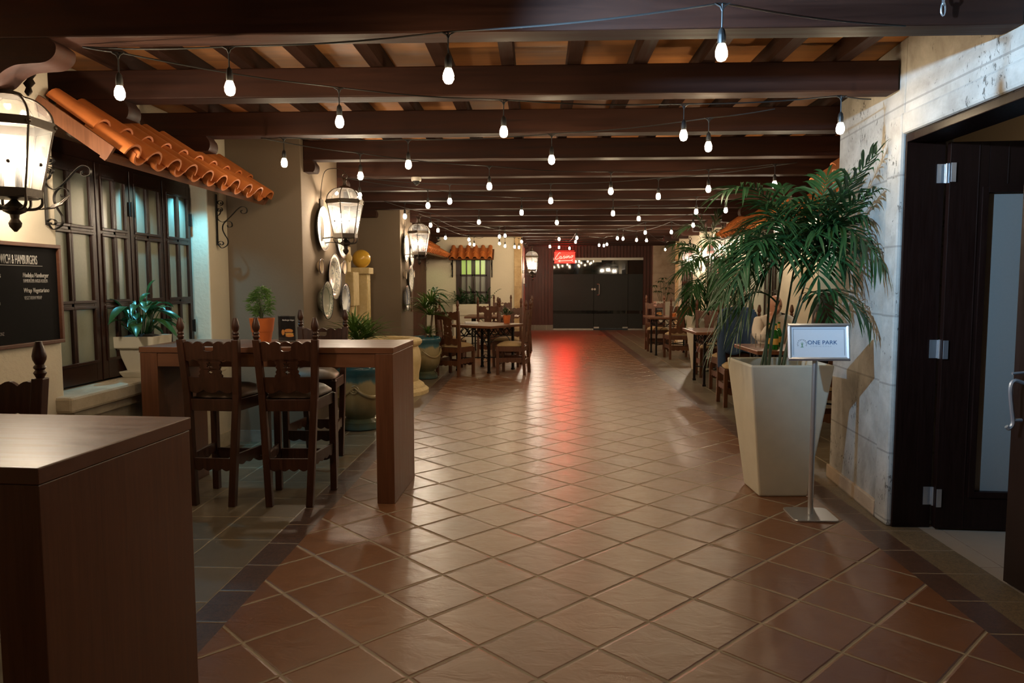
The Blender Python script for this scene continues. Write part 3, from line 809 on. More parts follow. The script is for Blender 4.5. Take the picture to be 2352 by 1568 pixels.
strand('string of bulbs running from the taupe pier in front of the ceiling camera', [('a', 600, 317), (828, 404), (1124, 428), (1403, 439), (1627, 434), (1779, 424), ('a', 1830, 373)])
strand('string of bulbs passing behind the near pier lantern', [('a', 1830, 373), (1512, 451), (1265, 461), (1033, 462), (826, 450), ('a', 800, 410)])
strand('string of bulbs starting at the near pier and ending over the farther palm', [('a', 800, 410), (983, 472), (1198, 488), (1408, 490), (1599, 486), (1667, 483), ('a', 1700, 440)])
strand('string of bulbs that ends against the second taupe pier', [('a', 1560, 470), (1467, 502), (1279, 511), (1100, 510), (930, 497), ('a', 882, 462)])
strand('string of bulbs leaving the second pier towards the right awnings', [('a', 882, 462), (989, 517), (1198, 555), (1325, 546), (1418, 547), (1482, 534), (1592, 517), ('a', 1610, 490)])
strand('far string of bulbs over the left dining tables, upper row', [('a', 960, 490), (1006, 529), (1077, 550), (1147, 543), (1160, 541), (1284, 549), ('a', 1350, 530), (1431, 548), (1462, 551), (1542, 533), ('a', 1560, 515)])
strand('far string of bulbs in front of the back window, lower row', [('a', 985, 505), (1023, 546), (1079, 560), (1147, 559, 2.40), (1160, 565, 2.36), (1182, 567, 2.34), (1192, 568, 2.34), ('a', 1195, 545)])
strand('farthest string of bulbs around the red neon sign', [('a', 1240, 552), (1263, 566), (1284, 568), (1308, 570), (1322, 555), (1376, 563), (1387, 564), (1394, 561), (1485, 552), (1528, 573), ('a', 1540, 550)])
strand('single bulb strand dropping beside the ledge of the back window', [('a', 1060, 540), (1089, 562, 2.38), ('a', 1110, 545)])

# ------------------------------------------------------------------ small ceiling things
p = on_z(957, 408, ZB)
c_ = thing('security_camera', 'small white dome security camera under a beam', 'camera', (p.x, 8.06, ZB))
MB().lathe([(.055, 0), (.055, -.03), (.05, -.04)][::-1], 16).build('housing', M['white_plastic'], c_)
MB().lathe([(.002, -.085), (.022, -.078), (.036, -.06), (.042, -.038)], 16).build('dome', M['shade_dome'], c_)
c_ = thing('emergency_light', 'cream emergency light box on the back wall above the awning corner', 'emergency light', (-2.6, 18.6, 2.65))
MB().box(-.14, .14, -.16, -.005, -.08, .08).build('housing', M['white_plastic'], c_, bevel=.01)
MB().box(.06, .11, -.166, -.155, -.05, .05).build('switch_panel', M['rubber'], c_)
MB().prism([(-.08, -.08), (.12, -.08), (.02, -.13), (-.02, -.17), (-.06, -.17)], th=.03, M_=Matrix.Translation((0, -.02, 0))).build('wall_bracket', M['iron'], c_)
p = on_y(2170, 0, 3.42)
ch = MB()
for k in range(4):
    ch.tube([(0.010*math.cos(t)*(1 if k % 2 else .2), .010*math.cos(t)*(.2 if k % 2 else 1), -.045*k+.03*math.sin(t)) for t in [2*PI*i/12 for i in range(13)]], .0035, 5)
o = ch.build('hanging_chain', M['silver'], loc=(p.x, 3.43, p.z+.10)); tag(o, 'short metal chain hanging down the nearest beam at the top right', 'chain')
o = thing('wall_phone', 'small grey wall phone on the side wall beyond the tan column', 'phone', (-.43, 20.2, 1.5))
MB().box(0, .05, -.10, .10, -.02, .14).build('housing', M['white_plastic'], o, bevel=.01)
MB().box(.05, .09, -.08, .08, -.10, -.02).build('handset', M['rubber'], o, bevel=.01)

# ------------------------------------------------------------------ plates on the piers
def plate(label, y, z, d, mat, x=NL, cup=.12, grp='faience plates on the near taupe pier', name='wall_plate'):
    o = thing(name, label, 'plate' if d > .2 else 'bowl', (x, y, z), 0, grp)
    o.rotation_euler = (0, PI/2, 0)                # local +Z points into the room
    r = d/2; h = d*cup
    b = MB(); b.lathe([(.001, .012), (r*.55, .012), (r*.6, .018), (r*.66, h*.75), (r*.97, h), (r*.995, h-.004), (r*.70, h*.4), (r*.5, .001), (.001, .001)], 40, cap=False)
    b.build('dish', M[mat], o, ang=60)
    e = MB(); e.tube([(r*math.cos(t), r*math.sin(t), h) for t in [2*PI*k/40 for k in range(41)]], .004, 6); e.build('rim', M['rim'], o)
    return o
plate('large yellow and blue painted plate left of the near pier lantern', 7.33, 2.05, .44, 'pl_a')
plate('painted plate right below the near pier lantern', 8.03, 2.0, .44, 'pl_a')
plate('largest floral plate in the middle of the near pier group', 7.72, 1.57, .48, 'pl_b', cup=.10)
plate('small clay bowl hung left of the largest floral plate on the near pier', 7.24, 1.67, .15, 'pl_s', cup=.32, name='wall_bowl')
plate('small clay bowl hung right of the largest floral plate on the near pier', 8.10, 1.675, .15, 'pl_s', cup=.32, name='wall_bowl')
plate('deep green and red plate at the lower left of the near pier group', 7.31, 1.33, .38, 'pl_c', cup=.22)
plate('cobalt blue plate at the lower right of the near pier group', 8.10, 1.32, .36, 'pl_d', cup=.16)
G2 = 'faience plates on the second taupe pier'
plate('painted plate left of the second pier lantern', 11.93, 2.06, .44, 'pl_a', grp=G2)
plate('painted plate right below the second pier lantern', 12.52, 1.98, .36, 'pl_a', grp=G2)
plate('large floral plate in the middle of the second pier group', 12.40, 1.58, .46, 'pl_b', cup=.10, grp=G2)
plate('small clay bowl left of the floral plate on the second pier', 11.90, 1.64, .15, 'pl_s', cup=.32, grp=G2, name='wall_bowl')
plate('small clay bowl right of the floral plate on the second pier', 12.70, 1.66, .13, 'pl_s', cup=.32, grp=G2, name='wall_bowl')
plate('cobalt plate at the lower left of the second pier group', 11.95, 1.26, .42, 'pl_d', cup=.14, grp=G2)
for (y, z, lb) in ((12.45, 1.17, 'small brown framed picture, lower left of three on the second pier'), (12.62, 1.12, 'small brown framed picture, lower right of three on the second pier'), (12.62, 1.34, 'small brown framed picture, topmost of three on the second pier')):
    o = thing('picture_frame', lb, 'picture', (NL, y, z), 0, 'small framed pictures on the second pier')
    b = MB(); moulding(b, 0, -.065, .065, -.10, .10, .02, .018); b.build('frame', M['frame_wood'], o, smooth=False)
    MB().box(.002, .008, -.045, .045, -.08, .08).build('picture', M['planter'], o, smooth=False)

# ------------------------------------------------------------------ chalkboard
cb = thing('chalkboard', 'black menu chalkboard in a brown wooden frame on the left wall', 'chalkboard', (XL, 3.75, 1.44))
b = MB(); b.box(0, .03, -.62, .585, -.292, -.270); b.box(0, .03, -.62, .585, .270, .292); b.box(0, .03, -.62, -.595, -.27, .27); b.box(0, .03, .563, .585, -.27, .27)
b.build('frame', M['frame_wood'], cb, smooth=False, bevel=.003)
MB().box(.002, .012, -.60, .57, -.275, .275).build('board', M['slate'], cb, smooth=False)
def chalk(txt, y, z, size, sx, mat='chalk', shear=0.0, spacing=1):
    Mt = Matrix(((0, 0, 1, .0135), (1, 0, 0, y-3.75), (0, 1, 0, z-1.44), (0, 0, 0, 1)))
    text_obj(txt, size, M[mat], cb, Mt, sx=sx, shear=shear, spacing=spacing)
chalk('SANDWICH & HAMBURGERS', 3.775, 1.612, .073, .39)
o = MB().box(.0122, .014, -.36, .435, .1615, .1645).build('underline', M['chalk2'], cb, smooth=False)
chalk('Hodelpa Hamburger', 4.017, 1.538, .037, .70, shear=.18); chalk('HAMBURGUER ANGUS HODELPA', 4.02, 1.508, .029, .47, 'chalk2')
chalk('Wrap Vegetariano', 4.017, 1.452, .037, .78, shear=.18); chalk('VEGETARIAN WRAP', 4.02, 1.412, .029, .56, 'chalk2')
chalk('Club Angus', 3.70, 1.535, .042, .75, shear=.15); chalk('de Carne', 3.70, 1.490, .042, .75, shear=.15); chalk('ANGUS HODELPA', 3.705, 1.455, .028, .55, 'chalk2')
chalk('Hamburguesa Clasica', 3.61, 1.388, .036, .72, shear=.15)
chalk('Sandwich Carne', 3.64, 1.292, .036, .75, shear=.15); chalk('Churrasco Angus 8 onz', 3.56, 1.256, .036, .75, shear=.15); chalk('ANGUS STEAK 8 ONZ', 3.705, 1.222, .027, .55, 'chalk2')

# ------------------------------------------------------------------ bar tables
def bar_table(label, xr, xl, y0, y1, rz=0):
    W_, D_ = xr-xl, y1-y0
    o = thing('bar_table', label, 'table', (xr, y0, 0), rz, 'high wooden bar tables')
    MB().box(-W_, 0, 0, D_, 1.03, 1.07).build('table_top', M['tabletop'], o, smooth=False, bevel=.003)
    MB().box(-.125, -.004, .004, D_-.004, 0, 1.028).build('leg_panel', M['tableleg'], o, smooth=False, bevel=.003)
    MB().box(-W_+.004, -W_+.125, .004, D_-.004, 0, 1.028).build('leg_panel', M['tableleg'], o, smooth=False, bevel=.003)
    MB().box(-W_+.126, -.126, .008, .035, .935, 1.028).build('apron', M['tabletop'], o, smooth=False, bevel=.002)
    MB().box(-W_+.126, -.126, D_-.035, D_-.008, .935, 1.028).build('apron', M['tabletop'], o, smooth=False, bevel=.002)
    return o
bar_table('high wooden bar table with potted plant and menu stand on top', -.975, -2.74, 4.86, 5.56, R(-1.5))
bar_table('high wooden bar table cut off at the lower left corner', -1.172, -2.85, 1.645, 2.31, R(-4))

# ------------------------------------------------------------------ carved chairs
def wave(x0, x1, z, amp, n, up=True):
    out = []
    for i in range(n*6+1):
        t = i/(n*6); ph = (t*n) % 1.0
        out.append((x0+(x1-x0)*t, z+(amp*math.sin(PI*ph) if up else -amp*math.sin(PI*ph))))
    return out
def rect(x0, x1, z0, z1): return [(x0, z0), (x1, z0), (x1, z1), (x0, z1)]
def star(cx, cz, r, n=6, inner=.45):
    return [(cx+(r if k % 2 == 0 else r*inner)*math.sin(PI*k/n), cz+(r if k % 2 == 0 else r*inner)*math.cos(PI*k/n)) for k in range(2*n)]
def chair(name, label, cat, loc, rz, grp, seat=.50, top=1.05, fin=.16, wb0=.19, wb1=.19, wf=.215, dp=.43, st=.20, wood_='chair', cloth='leather', rake=.05, hole='slot', cushion=.06):
    """front towards local +Y; backrest posts along y = -dp/2"""
    o = thing(name, label, cat, loc, rz, grp)
    yb, yf = -dp/2, dp/2; w = M[wood_]; pw = .046
    def bx(z): return wb0+(wb1-wb0)*z/top
    def by(z): return yb-rake*max(0, (z-seat)/(top-seat))-(.03*(1-z/seat) if z < seat else 0)
    for s in (-1, 1):
        m_ = MB(); rows = []
        zs = [0, seat*.5, seat, (seat+top)/2, top]
        vs = []
        for z in zs:
            cx, cy = s*bx(z), by(z); h = pw/2
            vs += [(cx-h, cy-h, z), (cx+h, cy-h, z), (cx+h, cy+h, z), (cx-h, cy+h, z)]
        fs = [(3, 2, 1, 0), tuple(range(16, 20))]+[(i*4+k, i*4+(k+1) % 4, i*4+4+(k+1) % 4, i*4+4+k) for i in range(4) for k in range(4)]
        m_.add(vs, fs); po = m_.build('back_post', w, o, smooth=False, bevel=.004)
        q = fin
        MB().lathe([(.014, 0), (.018, .06*q), (.024, .14*q), (.016, .22*q), (.023, .28*q), (.021, .33*q), (.015, .37*q), (.024, .50*q), (.026, .60*q), (.021, .78*q), (.014, .94*q), (.012, q), (.001, q)], 14, (s*bx(top), by(top), top)).build('finial', w, po)
        MB().box(s*wf-pw/2, s*wf+pw/2, yf-pw, yf, 0, seat-.045).build('leg', w, o, smooth=False, bevel=.004)
    # seat frame
    sf = MB(); h0, h1 = seat-.115, seat-.035
    sf.box(-bx(seat)+.01, bx(seat)-.01, yb-.012, yb+.012, h0, h1); sf.box(-wf+.01, wf-.01, yf-.036, yf-.010, h0, h1)
    for s in (-1, 1):
        a = Vector((s*bx(seat), yb+.01, 0)); c = Vector((s*wf, yf-.03, 0))
        sf.add([(a.x-.012, a.y, h0), (a.x+.012, a.y, h0), (c.x+.012, c.y, h0), (c.x-.012, c.y, h0), (a.x-.012, a.y, h1), (a.x+.012, a.y, h1), (c.x+.012, c.y, h1), (c.x-.012, c.y, h1)],
               [(0, 3, 2, 1), (4, 5, 6, 7), (0, 1, 5, 4), (1, 2, 6, 5), (2, 3, 7, 6), (3, 0, 4, 7)])
    sf.build('seat_frame', w, o, smooth=False, bevel=.003)
    # cushion: rounded, domed
    cu = MB(); nx, ny = 10, 10; vs = []; fs = []
    def corner(u, v):                        # superellipse plan
        s_ = max(abs(u), abs(v)); 
        r_ = (abs(u)**5+abs(v)**5)**.2
        k = s_/r_ if r_ > 1e-6 else 1
        return u*k, v*k
    zt = seat-.03
    for lay in (0, 1):
        for j in range(ny+1):
            for i in range(nx+1):
                u0, v0 = -1+2*i/nx, -1+2*j/ny
                u, v = corner(u0, v0)
                hw = (bx(seat)-.012)+((wf+.018)-(bx(seat)-.012))*(v+1)/2
                e = 1-max(abs(u0), abs(v0))**4
                z = zt+(.018+cushion*e if lay else 0)
                vs.append((u*hw, (yb+.028)+(yf+.012-yb-.028)*(v+1)/2, z))
    K = (nx+1)*(ny+1)
    for j in range(ny):
        for i in range(nx):
            a = j*(nx+1)+i
            fs += [(a, a+nx+1, a+nx+2, a+1), (K+a, K+a+1, K+a+nx+2, K+a+nx+1)]
    ring = [i for i in range(nx+1)]+[j*(nx+1)+nx for j in range(1, ny+1)]+[ny*(nx+1)+i for i in range(nx-1, -1, -1)]+[j*(nx+1) for j in range(ny-1, 0, -1)]
    for a, c in zip(ring, ring[1:]+ring[:1]): fs.append((a, c, c+K, a+K))
    cu.add(vs, fs); cu.build('seat_cushion', M[cloth], o, ang=70)
    # back boards, standing on the raked plane
    def bm_at(z): return Matrix.Translation((0, by(z), 0))
    H = top-seat
    def board(nm, loop, holes, zc, th=.02):
        sl = -rake/H
        Mt = Matrix(((1, 0, 0, 0), (0, 1, sl, yb-sl*seat), (0, 0, 1, 0), (0, 0, 0, 1)))
        MB().prism(loop, holes, th, Mt).build(nm, w, o, smooth=False, bevel=.0025)
    z2, z1 = top-.01, top-.135
    a = bx(z2)-.012
    loop = wave(-a, a, z1, .012, 5, False)+wave(a, -a, z2-.02, .018, 5, True)
    hw = .036
    if hole == 'slot': hl = [(-hw, top-.073), (-hw*.6, top-.080), (hw*.6, top-.080), (hw, top-.073), (hw, top-.046), (-hw, top-.046)]
    else: hl = [(hw*math.cos(t), top-.062+.028*math.sin(t)) for t in [PI+PI*k/8 for k in range(9)]]+[(hw, top-.044), (-hw, top-.044)]
    board('top_rail', loop, [hl], 0)
    zl0, zl1 = seat+.015, seat+.115
    a2 = bx(zl1)-.012
    board('lower_rail', wave(-a2, a2, zl0+.012, .022, 3, False)+[(a2, zl1), (-a2, zl1)], [], 0)
    # splat: scalloped edges and star piercings
    zs0, zs1 = zl1-.005, z1+.005
    right = []; N = 24
    for k in range(N+1):
        t = k/N
        hwid = .070+.006*math.cos(t*2*PI)+.010*abs(math.sin(t*PI*4.5))
        right.append((hwid, zs0+(zs1-zs0)*t))
    loop = right+[(-x, z) for x, z in reversed(right)]
    zc = (zs0+zs1)/2; dz = (zs1-zs0)
    board('back_splat', loop, [star(0, zc+.16*dz, .026), star(0, zc-.20*dz, .018, 4)], 0)
    # scalloped stretchers
    for z, y in ((st, yf-.02), (st+.02, yb-.02)):
        ww = (wf if y > 0 else bx(z))-.02
        MB().prism(wave(-ww, ww, z-.035, .016, 4, False)+[(ww, z+.035), (-ww, z+.035)], (), .02, Matrix.Translation((0, y, 0))).build('stretcher', w, o, smooth=False, bevel=.002)
    for s in (-1, 1):
        z = st+.05; a = Vector((s*bx(z), yb, 0)); c = Vector((s*wf, yf-.02, 0)); d = c-a; ln = d.length/2-.02
        Mt = Matrix.Translation((a+c)/2) @ Matrix.Rotation(math.atan2(d.y, d.x), 4, 'Z')
        MB().prism(wave(-ln, ln, z-.035, .016, 4, False)+[(ln, z+.03), (-ln, z+.03)], (), .02, Mt).build('stretcher', w, o, smooth=False, bevel=.002)
    return o
SG = 'carved wooden bar stools'
stool = chair('bar_stool', 'carved bar stool at the plant table, right one of the front pair', 'stool', (-1.685, 5.02, 0), R(2), SG,
              seat=.76, top=1.13, fin=.145, wb0=.135, wb1=.195, wf=.20, dp=.40, st=.27, wood_='chair', cloth='leather', rake=.03)
dup(stool, (-2.18, 5.02, 0), R(-5), 'carved dark bar stool at the plant table, left one of the front pair')
dup(stool, (-1.86, 6.02, 0), R(180), 'carved dark bar stool on the far side of the plant table behind the menu stand')
dup(stool, (-2.155, 2.57, 0), R(182), 'carved bar stool with its back behind the corner table at the left edge')
CG = 'carved dining chairs'
dc = chair('dining_chair', 'carved dining chair beside the blue urn, its back to the camera', 'chair', (-1.36, 11.93, 0), R(-24), CG,
           seat=.50, top=1.06, fin=.165, wb0=.2, wb1=.2, wf=.22, dp=.44, st=.20, wood_='chair_pale', cloth='beige_seat', rake=.05, hole='d', cushion=.05)
CH_ = [((-.44, 12.14), 80, 'carved dining chair seen side-on at the near left table, by the walkway'),
       ((-.56, 13.28), 172, 'carved dining chair on the far side of the near left dining table, facing the camera'),
       ((-1.56, 13.2), -92, 'carved dining chair half hidden by the strap-leaf plant in the second urn'),
       ((-1.02, 14.85), 2, 'carved dining chair with its back to the camera at the farther left table'),
       ((-.86, 16.95), 178, 'carved dining chair farthest back on the left, beyond the farther table'),
       ((-.42, 15.9), 88, 'carved dining chair at the right end of the farther left dining table'),
       ((2.66, 10.22), 0, 'carved dining chair with its back to the camera at the middle right table'),
       ((2.79, 11.84), 180, 'carved dining chair with a star piercing facing the camera behind the middle right table'),
       ((2.77, 14.68), 2, 'carved dining chair with its back to the camera at the farthest right table'),
       ((2.62, 16.35), 180, 'carved dining chair beyond the farthest right table, beside the small fan palm'),
       ((2.47, 9.04), 180, 'carved dining chair with a blue denim jacket over its back'),
       ((2.95, 8.98), 180, 'carved dining chair under the man in the white shirt'),
       ((2.80, 7.22), 0, 'carved dining chair under the dark haired person by the stone pier')]
for (x, y), a, lab in CH_: dup(dc, (x, y, 0), R(a), lab)

# ------------------------------------------------------------------ dining tables with iron bases
def dining_table(label, loc, rz, sx, sy):
    o = thing('dining_table', label, 'table', loc, rz, 'iron-legged dining tables')
    MB().box(-sx/2, sx/2, -sy/2, sy/2, .757, .80).build('table_top', M['tabletop'], o, smooth=False, bevel=.006)
    ax, ay = sx/2-.16, sy/2-.16
    P = [(-ax, -ay), (ax, -ay), (ax, ay), (-ax, ay)]
    for (x, y) in P:
        b = MB(); b.box(x-.018, x+.018, y-.018, y+.018, 0, .755); b.box(x-.024, x+.024, y-.024, y+.024, 0, .03)
        d = (-1 if x > 0 else 1)
        b.strap(spline([(x+d*.02, y, .42), (x+d*.09, y, .55), (x+d*.22, y, .62), (x+d*.26, y, .70), (x+d*.20, y, .73)], 5), (0, 1, 0), .018, .008)
        b.build('leg', M['iron'], o, smooth=False)
    for k in range(4):
        (x0, y0), (x1, y1) = P[k], P[(k+1) % 4]
        d = Vector((x1-x0, y1-y0, 0)); ln = d.length; d.normalize(); sdv = Vector((-d.y, d.x, 0))
        b = MB(); base = Vector((x0, y0, 0))
        for z in (.745, .60): b.strap([base+d*.02+Vector((0, 0, z)), base+d*(ln-.02)+Vector((0, 0, z))], sdv, .014, .012)
        n = max(3, int(ln/.15))
        for i in range(n):
            a, c = ln*i/n+.01, ln*(i+1)/n-.01
            b.strap([base+d*a+Vector((0, 0, .602)), base+d*c+Vector((0, 0, .742))], sdv, .012, .01)
            b.strap([base+d*a+Vector((0, 0, .742)), base+d*c+Vector((0, 0, .602))], sdv, .012, .01)
        b.build('apron_lattice', M['iron'], o, smooth=False)
    b = MB(); b.strap([(-ax, -ay, .22), (ax, ay, .22)], (0, 0, 1), .018, .01); b.strap([(-ax, ay, .22), (ax, -ay, .22)], (0, 0, 1), .018, .01)
    b.strap(spiral((0, .22), .12, .03, 0, 1.6), (0, 1, 0), .014, .008)
    b.build('stretcher', M['iron'], o, smooth=False)
    return o
dining_table('square dining table with an orange pot, nearest on the left side', (-.92, 12.60, 0), R(-34), 1.0, 1.0)
dining_table('dining table farther back on the left, in front of the back window', (-1.0, 15.95, 0), R(0), 1.15, 1.0)
dining_table('dining table with bottles and glasses beyond the large planter', (2.76, 8.05, 0), R(0), 1.02, .9)
dining_table('bare dining table in the middle of the right side', (2.74, 11.0, 0), R(0), 1.0, 1.0)
dining_table('farthest dining table on the right with a menu stand', (2.78, 15.55, 0), R(0), 1.02, 1.0)

# ------------------------------------------------------------------ plants
def leaflet(b, base, d, nrm, ln, w, droop):
    """folded blade with four segments"""
    d = d.normalized(); side = d.cross(nrm).normalized(); vs = []; fs = []
    prof = [(0, .35), (.25, .95), (.55, 1.0), (.8, .6), (1, .03)]
    for t, ww in prof:
        c = base+d*(ln*t)-Vector((0, 0, droop*ln*t*t))
        k = nrm*(w*.18*ww)
        vs += [c+side*(w*ww/2)+k, c, c-side*(w*ww/2)+k]
    for i in range(4):
        fs += [(3*i, 3*i+1, 3*i+4, 3*i+3), (3*i+1, 3*i+2, 3*i+5, 3*i+4)]
    b.add(vs, fs)
def frond(base, ctrl, tip, n=17, ll=.26, lw=.019, droop=.38, start=.2):
    b = MB(); N = 24; pts = bez(base, ctrl, tip, N)
    b.tube(pts, [.006*(1-.8*i/N)+.0012 for i in range(N+1)], 5)
    for i in range(n):
        t = start+(1-start)*(i+.5)/n
        k = min(N-1, int(t*N)); p = pts[k].lerp(pts[k+1], t*N-k); tg = (pts[k+1]-pts[k]).normalized()
        up = Vector((0, 0, 1)); sd = tg.cross(up)
        sd = sd.normalized() if sd.length > .15 else tg.orthogonal().normalized()
        nn = sd.cross(tg).normalized()
        L = ll*(.5+.5*math.sin(PI*min(1, (t-start)/(1-start)*.85+.12)))*random.uniform(.88, 1.1)
        for s in (-1, 1):
            fw = .65+.55*t
            d = sd*s*random.uniform(.8, 1.15)+tg*fw*random.uniform(.75, 1.3)+nn*random.uniform(-.12, .35)
            leaflet(b, p, d, nn, L, lw*random.uniform(.85, 1.15), droop*random.uniform(.7, 1.3))
    leaflet(b, pts[-1], (pts[-1]-pts[-2]), Vector((0, 0, 1)), ll*.55, lw, droop)
    return b
def square_pot(parent, w0, w1, h, mat, y=0, rim=.03, name='planter_pot'):
    def ring(w, z): return [(-w, -w, z), (w, -w, z), (w, w, z), (-w, w, z)]
    R_ = [ring(w0, 0), ring(w1, h), ring(w1-rim, h), ring(w1-rim-.015, h-.10)]
    vs = [v for r in R_ for v in r]; fs = [(3, 2, 1, 0), (12, 13, 14, 15)]
    for i in range(3):
        for k in range(4): fs.append((i*4+k, i*4+(k+1) % 4, i*4+4+(k+1) % 4, i*4+4+k))
    return MB().add(vs, fs).build(name, mat, parent, smooth=False, bevel=.012)
def big_palm(label, loc, rz, tips, Y, canes, pot=(.17, .285, .94), ll=.32, lw=.0205, xmax=2.13):
    o = thing('potted_palm', label, 'plant', loc, rz, 'tall palms in cream planters')
    square_pot(o, pot[0], pot[1], pot[2], M['planter'])
    MB().lathe([(pot[1]-.05, pot[2]-.09), (pot[1]*.5, pot[2]-.075), (.002, pot[2]-.07)], 4, M_=Matrix.Rotation(PI/4, 4, 'Z')).build('soil', M['soil'], o)
    inv = (Matrix.Translation(loc) @ Matrix.Rotation(rz, 4, 'Z')).inverted()
    ends = []
    for (px, py, dy, bx_, by_) in canes:
        e = inv @ on_y(px, py, Y+dy); st = Vector((bx_, by_, pot[2]-.09))
        pts = bez(st, st.lerp(e, .5)+Vector((0, 0, .12)), e, 8)
        MB().tube(pts, [.011-.006*i/8 for i in range(9)], 7).build('cane', M['stem'], o)
        ends.append((pts[5], pts[8]))
    for (bi, px, py, dy, lift) in tips:
        st, en = ends[bi]; base = st.lerp(en, random.uniform(.55, 1)); tw = on_y(px, py, Y+dy)
        if tw.x > xmax-.02: tw = on_x(px, py, xmax-.02)
        tip = inv @ tw
        ctrl = base.lerp(tip, .45)+Vector((0, 0, lift))
        L = (tip-base).length
        fb = frond(base, ctrl, tip, max(10, int(L/.036)), ll*min(1.2, .6+L*.65), lw)
        Mw = inv.inverted(); nv = []
        for v in fb.v:
            w = Mw @ Vector(v); w.x = min(w.x, xmax+.06*(w.y > 5.0 and xmax < 3))
            nv.append(tuple(inv @ w))
        fb.v = nv
        fb.build('frond', M['leaf'], o, ang=180)
    return o
canes = [(1835, 560, .05, .0, 0), (1800, 600, -.1, -.09, -.05), (1868, 600, .0, .03, .03), (1790, 690, .05, -.12, .02), (1850, 680, -.15, .0, -.07), (1815, 520, .2, -.05, .08), (1775, 560, .1, -.10, -.02)]
tips = [(0, 1666, 440, -.25, .38), (0, 2014, 350, -.15, .06), (0, 2024, 600, -.35, .36), (1, 1650, 700, -.2, .36), (1, 1690, 640, -.4, .30), (5, 1690, 540, .3, .26),
        (2, 1960, 640, .1, .28), (2, 1900, 405, .2, .12), (5, 1795, 430, .35, .10), (3, 1632, 800, .1, .42), (6, 1650, 610, -.1, .34), (4, 1995, 738, -.2, .26),
        (4, 1905, 735, .1, .24), (1, 1735, 560, -.35, .22), (2, 1985, 500, .15, .26), (0, 1760, 470, -.1, .20), (5, 1925, 470, .3, .16),
        (2, 2008, 440, -.2, .22), (5, 1850, 470, -.25, .14), (0, 1940, 560, -.3, .26), (5, 1655, 640, .4, .40), (0, 1880, 540, -.4, .2), (2, 1930, 570, .3, .24),
        (0, 1800, 590, -.35, .2), (5, 1745, 520, .15, .2), (2, 1905, 520, -.3, .2), (0, 1835, 545, .1, .12), (6, 1700, 620, -.3, .28), (5, 1890, 450, -.1, .12), (2, 1965, 560, -.2, .24), (1, 1665, 730, .1, .36), (6, 1640, 670, .15, .36), (1, 1690, 770, -.1, .34), (0, 1780, 510, -.35, .18), (2, 1925, 600, -.4, .26), (5, 1860, 560, .35, .2), (2, 1880, 640, -.3, .22), (0, 1840, 600, .3, .15), (5, 1760, 570, -.3, .2), (2, 1950, 420, .1, .15)]
big_palm('tall lush palm in a cream planter beside the sign stand', (1.715, 5.29, 0), R(2), tips, 5.25, canes)
canes2 = [(1622, 600, 0, 0, 0), (1640, 620, .1, .05, .03), (1605, 640, -.1, -.05, 0), (1632, 540, 0, .02, -.04)]
tips2 = [(0, 1550, 560, -.2, .3), (0, 1690, 575, .1, .3), (3, 1605, 500, .1, .1), (3, 1655, 485, -.1, .1), (2, 1545, 640, .1, .3), (2, 1555, 690, -.1, .3), (1, 1695, 650, -.2, .3), (1, 1690, 700, .1, .3),
         (3, 1570, 525, .2, .25), (3, 1690, 530, .2, .2), (2, 1590, 670, -.3, .2), (1, 1660, 690, -.3, .2), (0, 1600, 590, -.3, .1), (0, 1650, 600, -.35, .15), (2, 1565, 600, .3, .2), (1, 1672, 620, .25, .25),
         (0, 1575, 620, -.4, .25), (1, 1640, 720, .1, .25), (2, 1580, 720, .2, .3), (3, 1630, 560, -.4, .2), (1, 1620, 660, .35, .2), (0, 1560, 580, .4, .3), (1, 1680, 600, -.4, .25), (2, 1610, 740, -.1, .3)]
big_palm('second tall palm in a cream planter, farther back on the right', (2.83, 12.62, 0), 0, tips2, 12.55, canes2, ll=.38, lw=.028, xmax=3.38)
# small fan palm at the far right
fp = thing('fan_palm', 'small fan palm in a pale planter before the far stone wall', 'plant', (3.72, 21.95, 0))
square_pot(fp, .22, .27, .95, M['planter'])
st_ = MB(); lf = MB()
for (px, py) in ((1502, 655), (1516, 645), (1530, 660), (1540, 648), (1510, 668), (1524, 638), (1536, 672)):
    e = on_y(px, py, 21.9+random.uniform(-.2, .2))-Vector((3.72, 21.95, 0)); s0 = Vector((e.x*.4, random.uniform(-.08, .08), .93))
    st_.tube(bez(s0, s0.lerp(e, .6)+Vector((0, 0, .05)), e, 6), .006, 5)
    for k in range(9):
        a = 2*PI*k/9+random.random(); leaflet(lf, e, Vector((math.cos(a), math.sin(a), .15)), Vector((0, 0, 1)), random.uniform(.16, .26), .035, .5)
st_.build('stem', M['stem'], fp); lf.build('foliage', M['leaf_dark'], fp, ang=180)

def strap_plant(b, c, n, L, w, up=.7, spread=1.0):
    for k in range(n):
        a = 2*PI*k/n*2.399+random.random()*.5; el = random.uniform(.15, 1.35)*up
        ln = L*random.uniform(.75, 1.1)
        d = Vector((math.cos(a)*math.cos(el)*spread, math.sin(a)*math.cos(el)*spread, math.sin(el)))
        pts = bez(c, c+d*ln*.6, c+d*ln*.8+Vector((math.cos(a)*ln*.3, math.sin(a)*ln*.3, -ln*random.uniform(.02, .42))), 7)
        sd = Vector((-math.sin(a), math.cos(a), 0)); vs = []; fs = []
        for i, p in enumerate(pts):
            ww = w*math.sin(PI*min(.985, .22+.78*i/7))*.5
            nn = Vector((0, 0, ww*.35)); vs += [p+sd*ww+nn, p, p-sd*ww+nn]
        for i in range(7): fs += [(3*i, 3*i+1, 3*i+4, 3*i+3), (3*i+1, 3*i+2, 3*i+5, 3*i+4)]
        b.add(vs, fs)
